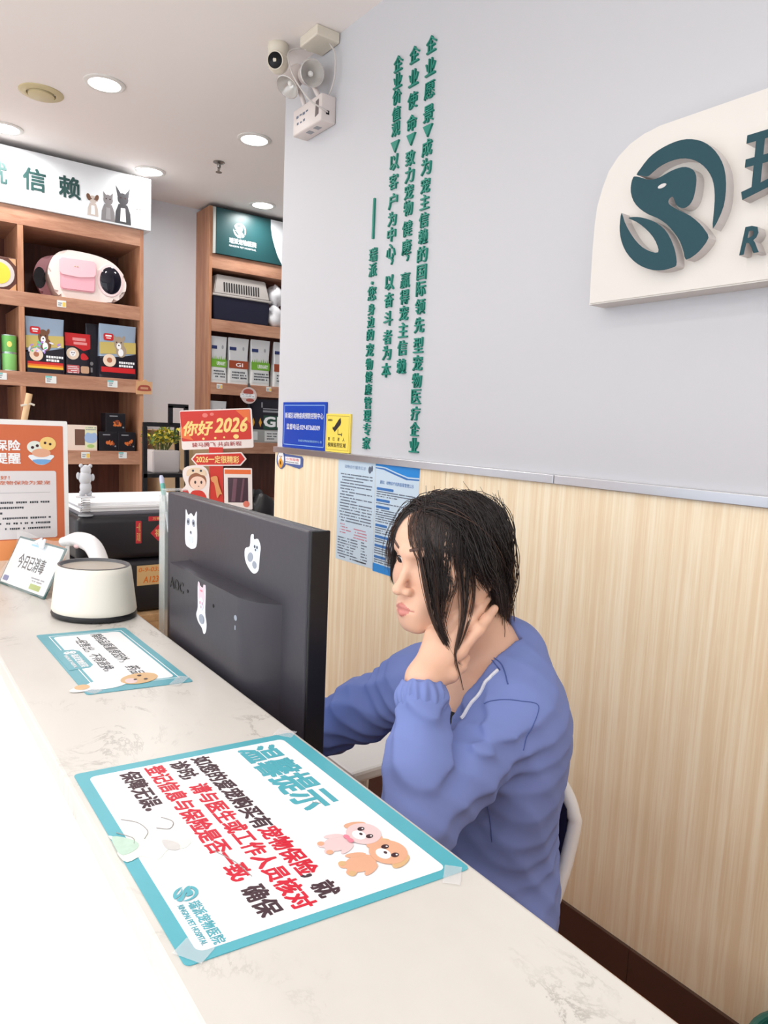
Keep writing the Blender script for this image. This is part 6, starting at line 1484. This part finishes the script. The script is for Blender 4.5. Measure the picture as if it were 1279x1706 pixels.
for G, N, s0, s1, s2, mm in LOCKS:
    G = np.array(G); g = len(G)
    sp = np.interp(np.linspace(0, 1, g), (0, .5, 1), (s0, s1, s2))
    r = RNG.normal(0, 1, (N, 1, 3)); r2 = RNG.normal(0, .35, (N, g, 3))
    X = cr(G[None] + (r+r2)*sp[None, :, None], 26)
    X = H2W(np.stack([(X-HO)@HL, (X-HO)@HF, (X-HO)@HU], -1))
    # keep the hair outside the skin
    F_ = X.reshape(-1, 3).astype(np.float32); d = head_sdf(F_); e = 2e-3
    nr = np.stack([head_sdf(F_ + A_(*[(e if j == i else 0) for j in range(3)])) - d for i in range(3)], 1); nr /= np.maximum(np.linalg.norm(nr, axis=1, keepdims=True), 1e-6)
    F_ = F_ + nr*np.maximum(0, .0016 - d)[:, None]; X = F_.reshape(X.shape)
    s = np.linspace(0, 1, 26)
    strands('hair_lock', X, .00060*np.minimum(1, .5+3*s)*np.maximum(.12, 1-s**3), mm, hair)
# fine fly-away hairs on the crown
N = 90
D0 = u3(np.stack([RNG.normal(0, .4, N), RNG.uniform(-.5, .75, N), RNG.uniform(.75, 1, N)], 1)); D1 = u3(D0 + RNG.normal(0, .30, (N, 3))*A_(1, 1, .2)); D2 = u3(D1 + RNG.normal(0, .28, (N, 3)))
X = np.stack([D0*1.0, D1*(1.08 + .06*RNG.uniform(0, 1, (N, 1))), D2*(1.09 + .14*RNG.uniform(0, 1, (N, 1)))], 1)
s = np.linspace(0, 1, 12); strands('flyaway_hair', H2W(SCC + cr(X, 12)*SCR), .00032*(1-.6*s), M_hair, hair, 3)

# ---------------------------------------------------------------- folding chair
M_cw = mat('chair_frame_white', (222, 220, 218), .35); M_nv = mat('chair_navy', (38, 42, 78), .5)
def folding_chair(label, xc, hw_, yb):
    t = thing('folding_chair', label, 'chair', (xc, yb-.15, 0))
    x0, x1 = xc-hw_, xc+hw_; R = .09
    P = [(x0, yb-.38, .012), (x0, yb-.13, .42), (x0, yb-.02, .62)]
    P += [(x0+R-R*math.cos(a), yb+.012, .725+.085*math.sin(a)) for a in np.linspace(0, PI/2, 7)] + [(x1-R+R*math.sin(a), yb+.012, .725+.085*math.cos(a)) for a in np.linspace(0, PI/2, 7)]
    P += [(x1, yb-.02, .62), (x1, yb-.13, .42), (x1, yb-.38, .012)]
    MB().tube(spline(P, 3), .0125, 10).build('frame', M_cw, t, True)
    def bk(u, v):
        x = x0+.006 + (x1-x0-.012)*u; e = max(0, abs(u-.5)*2)
        z = .615 + .03*e**2 + (.80 - .615 - .03*e**2 - .05*max(0, e-.6)**1.5*3)*v
        return Vector((x, yb - .004 + .018*(1-e*e) + .004*math.sin(PI*v), z))
    b = MB(); b.grid(bk, 24, 8); b.grid(lambda u, v: bk(u, v)+Vector((0, .014, 0)), 24, 8)
    b.build('backrest', M_nv, t, True)
    MB().prism(Fr((xc, yb-.22, .44), (1, 0, 0), (0, 1, 0)), rrect(-hw_+.02, -.19, hw_-.02, .19, .05), 0, .03, .008).build('seat', M_nv, t)
    for x in (x0+.02, x1-.02): MB().tube([(x, yb-.30, .44), (x, yb-.05, .22), (x, yb+.04, .012)], .011, 8).build('rear_leg', M_cw, t, True)
    MB().tube([(x0, yb-.26, .21), (x1, yb-.26, .21)], .009, 8).build('stretcher', M_cw, t, True)
    return t
folding_chair('white-framed folding chair with navy backrest behind the seated woman', -.935, .195, .985)

t = thing('step_stool', 'low white stool standing beyond the seated woman under her right arm', 'stool', (-1.44, 1.02, 0))
MB().box(-1.60, -1.300, .90, 1.16, .575, .605, .008).build('seat', M_cw, t)
for x in (-1.585, -1.315):
    for y in (.915, 1.145): MB().tube([(x, y, .576), (x+(.02 if x > -1.4 else -.02), y, .003)], .014, 8).build('leg', M_cw, t, True)
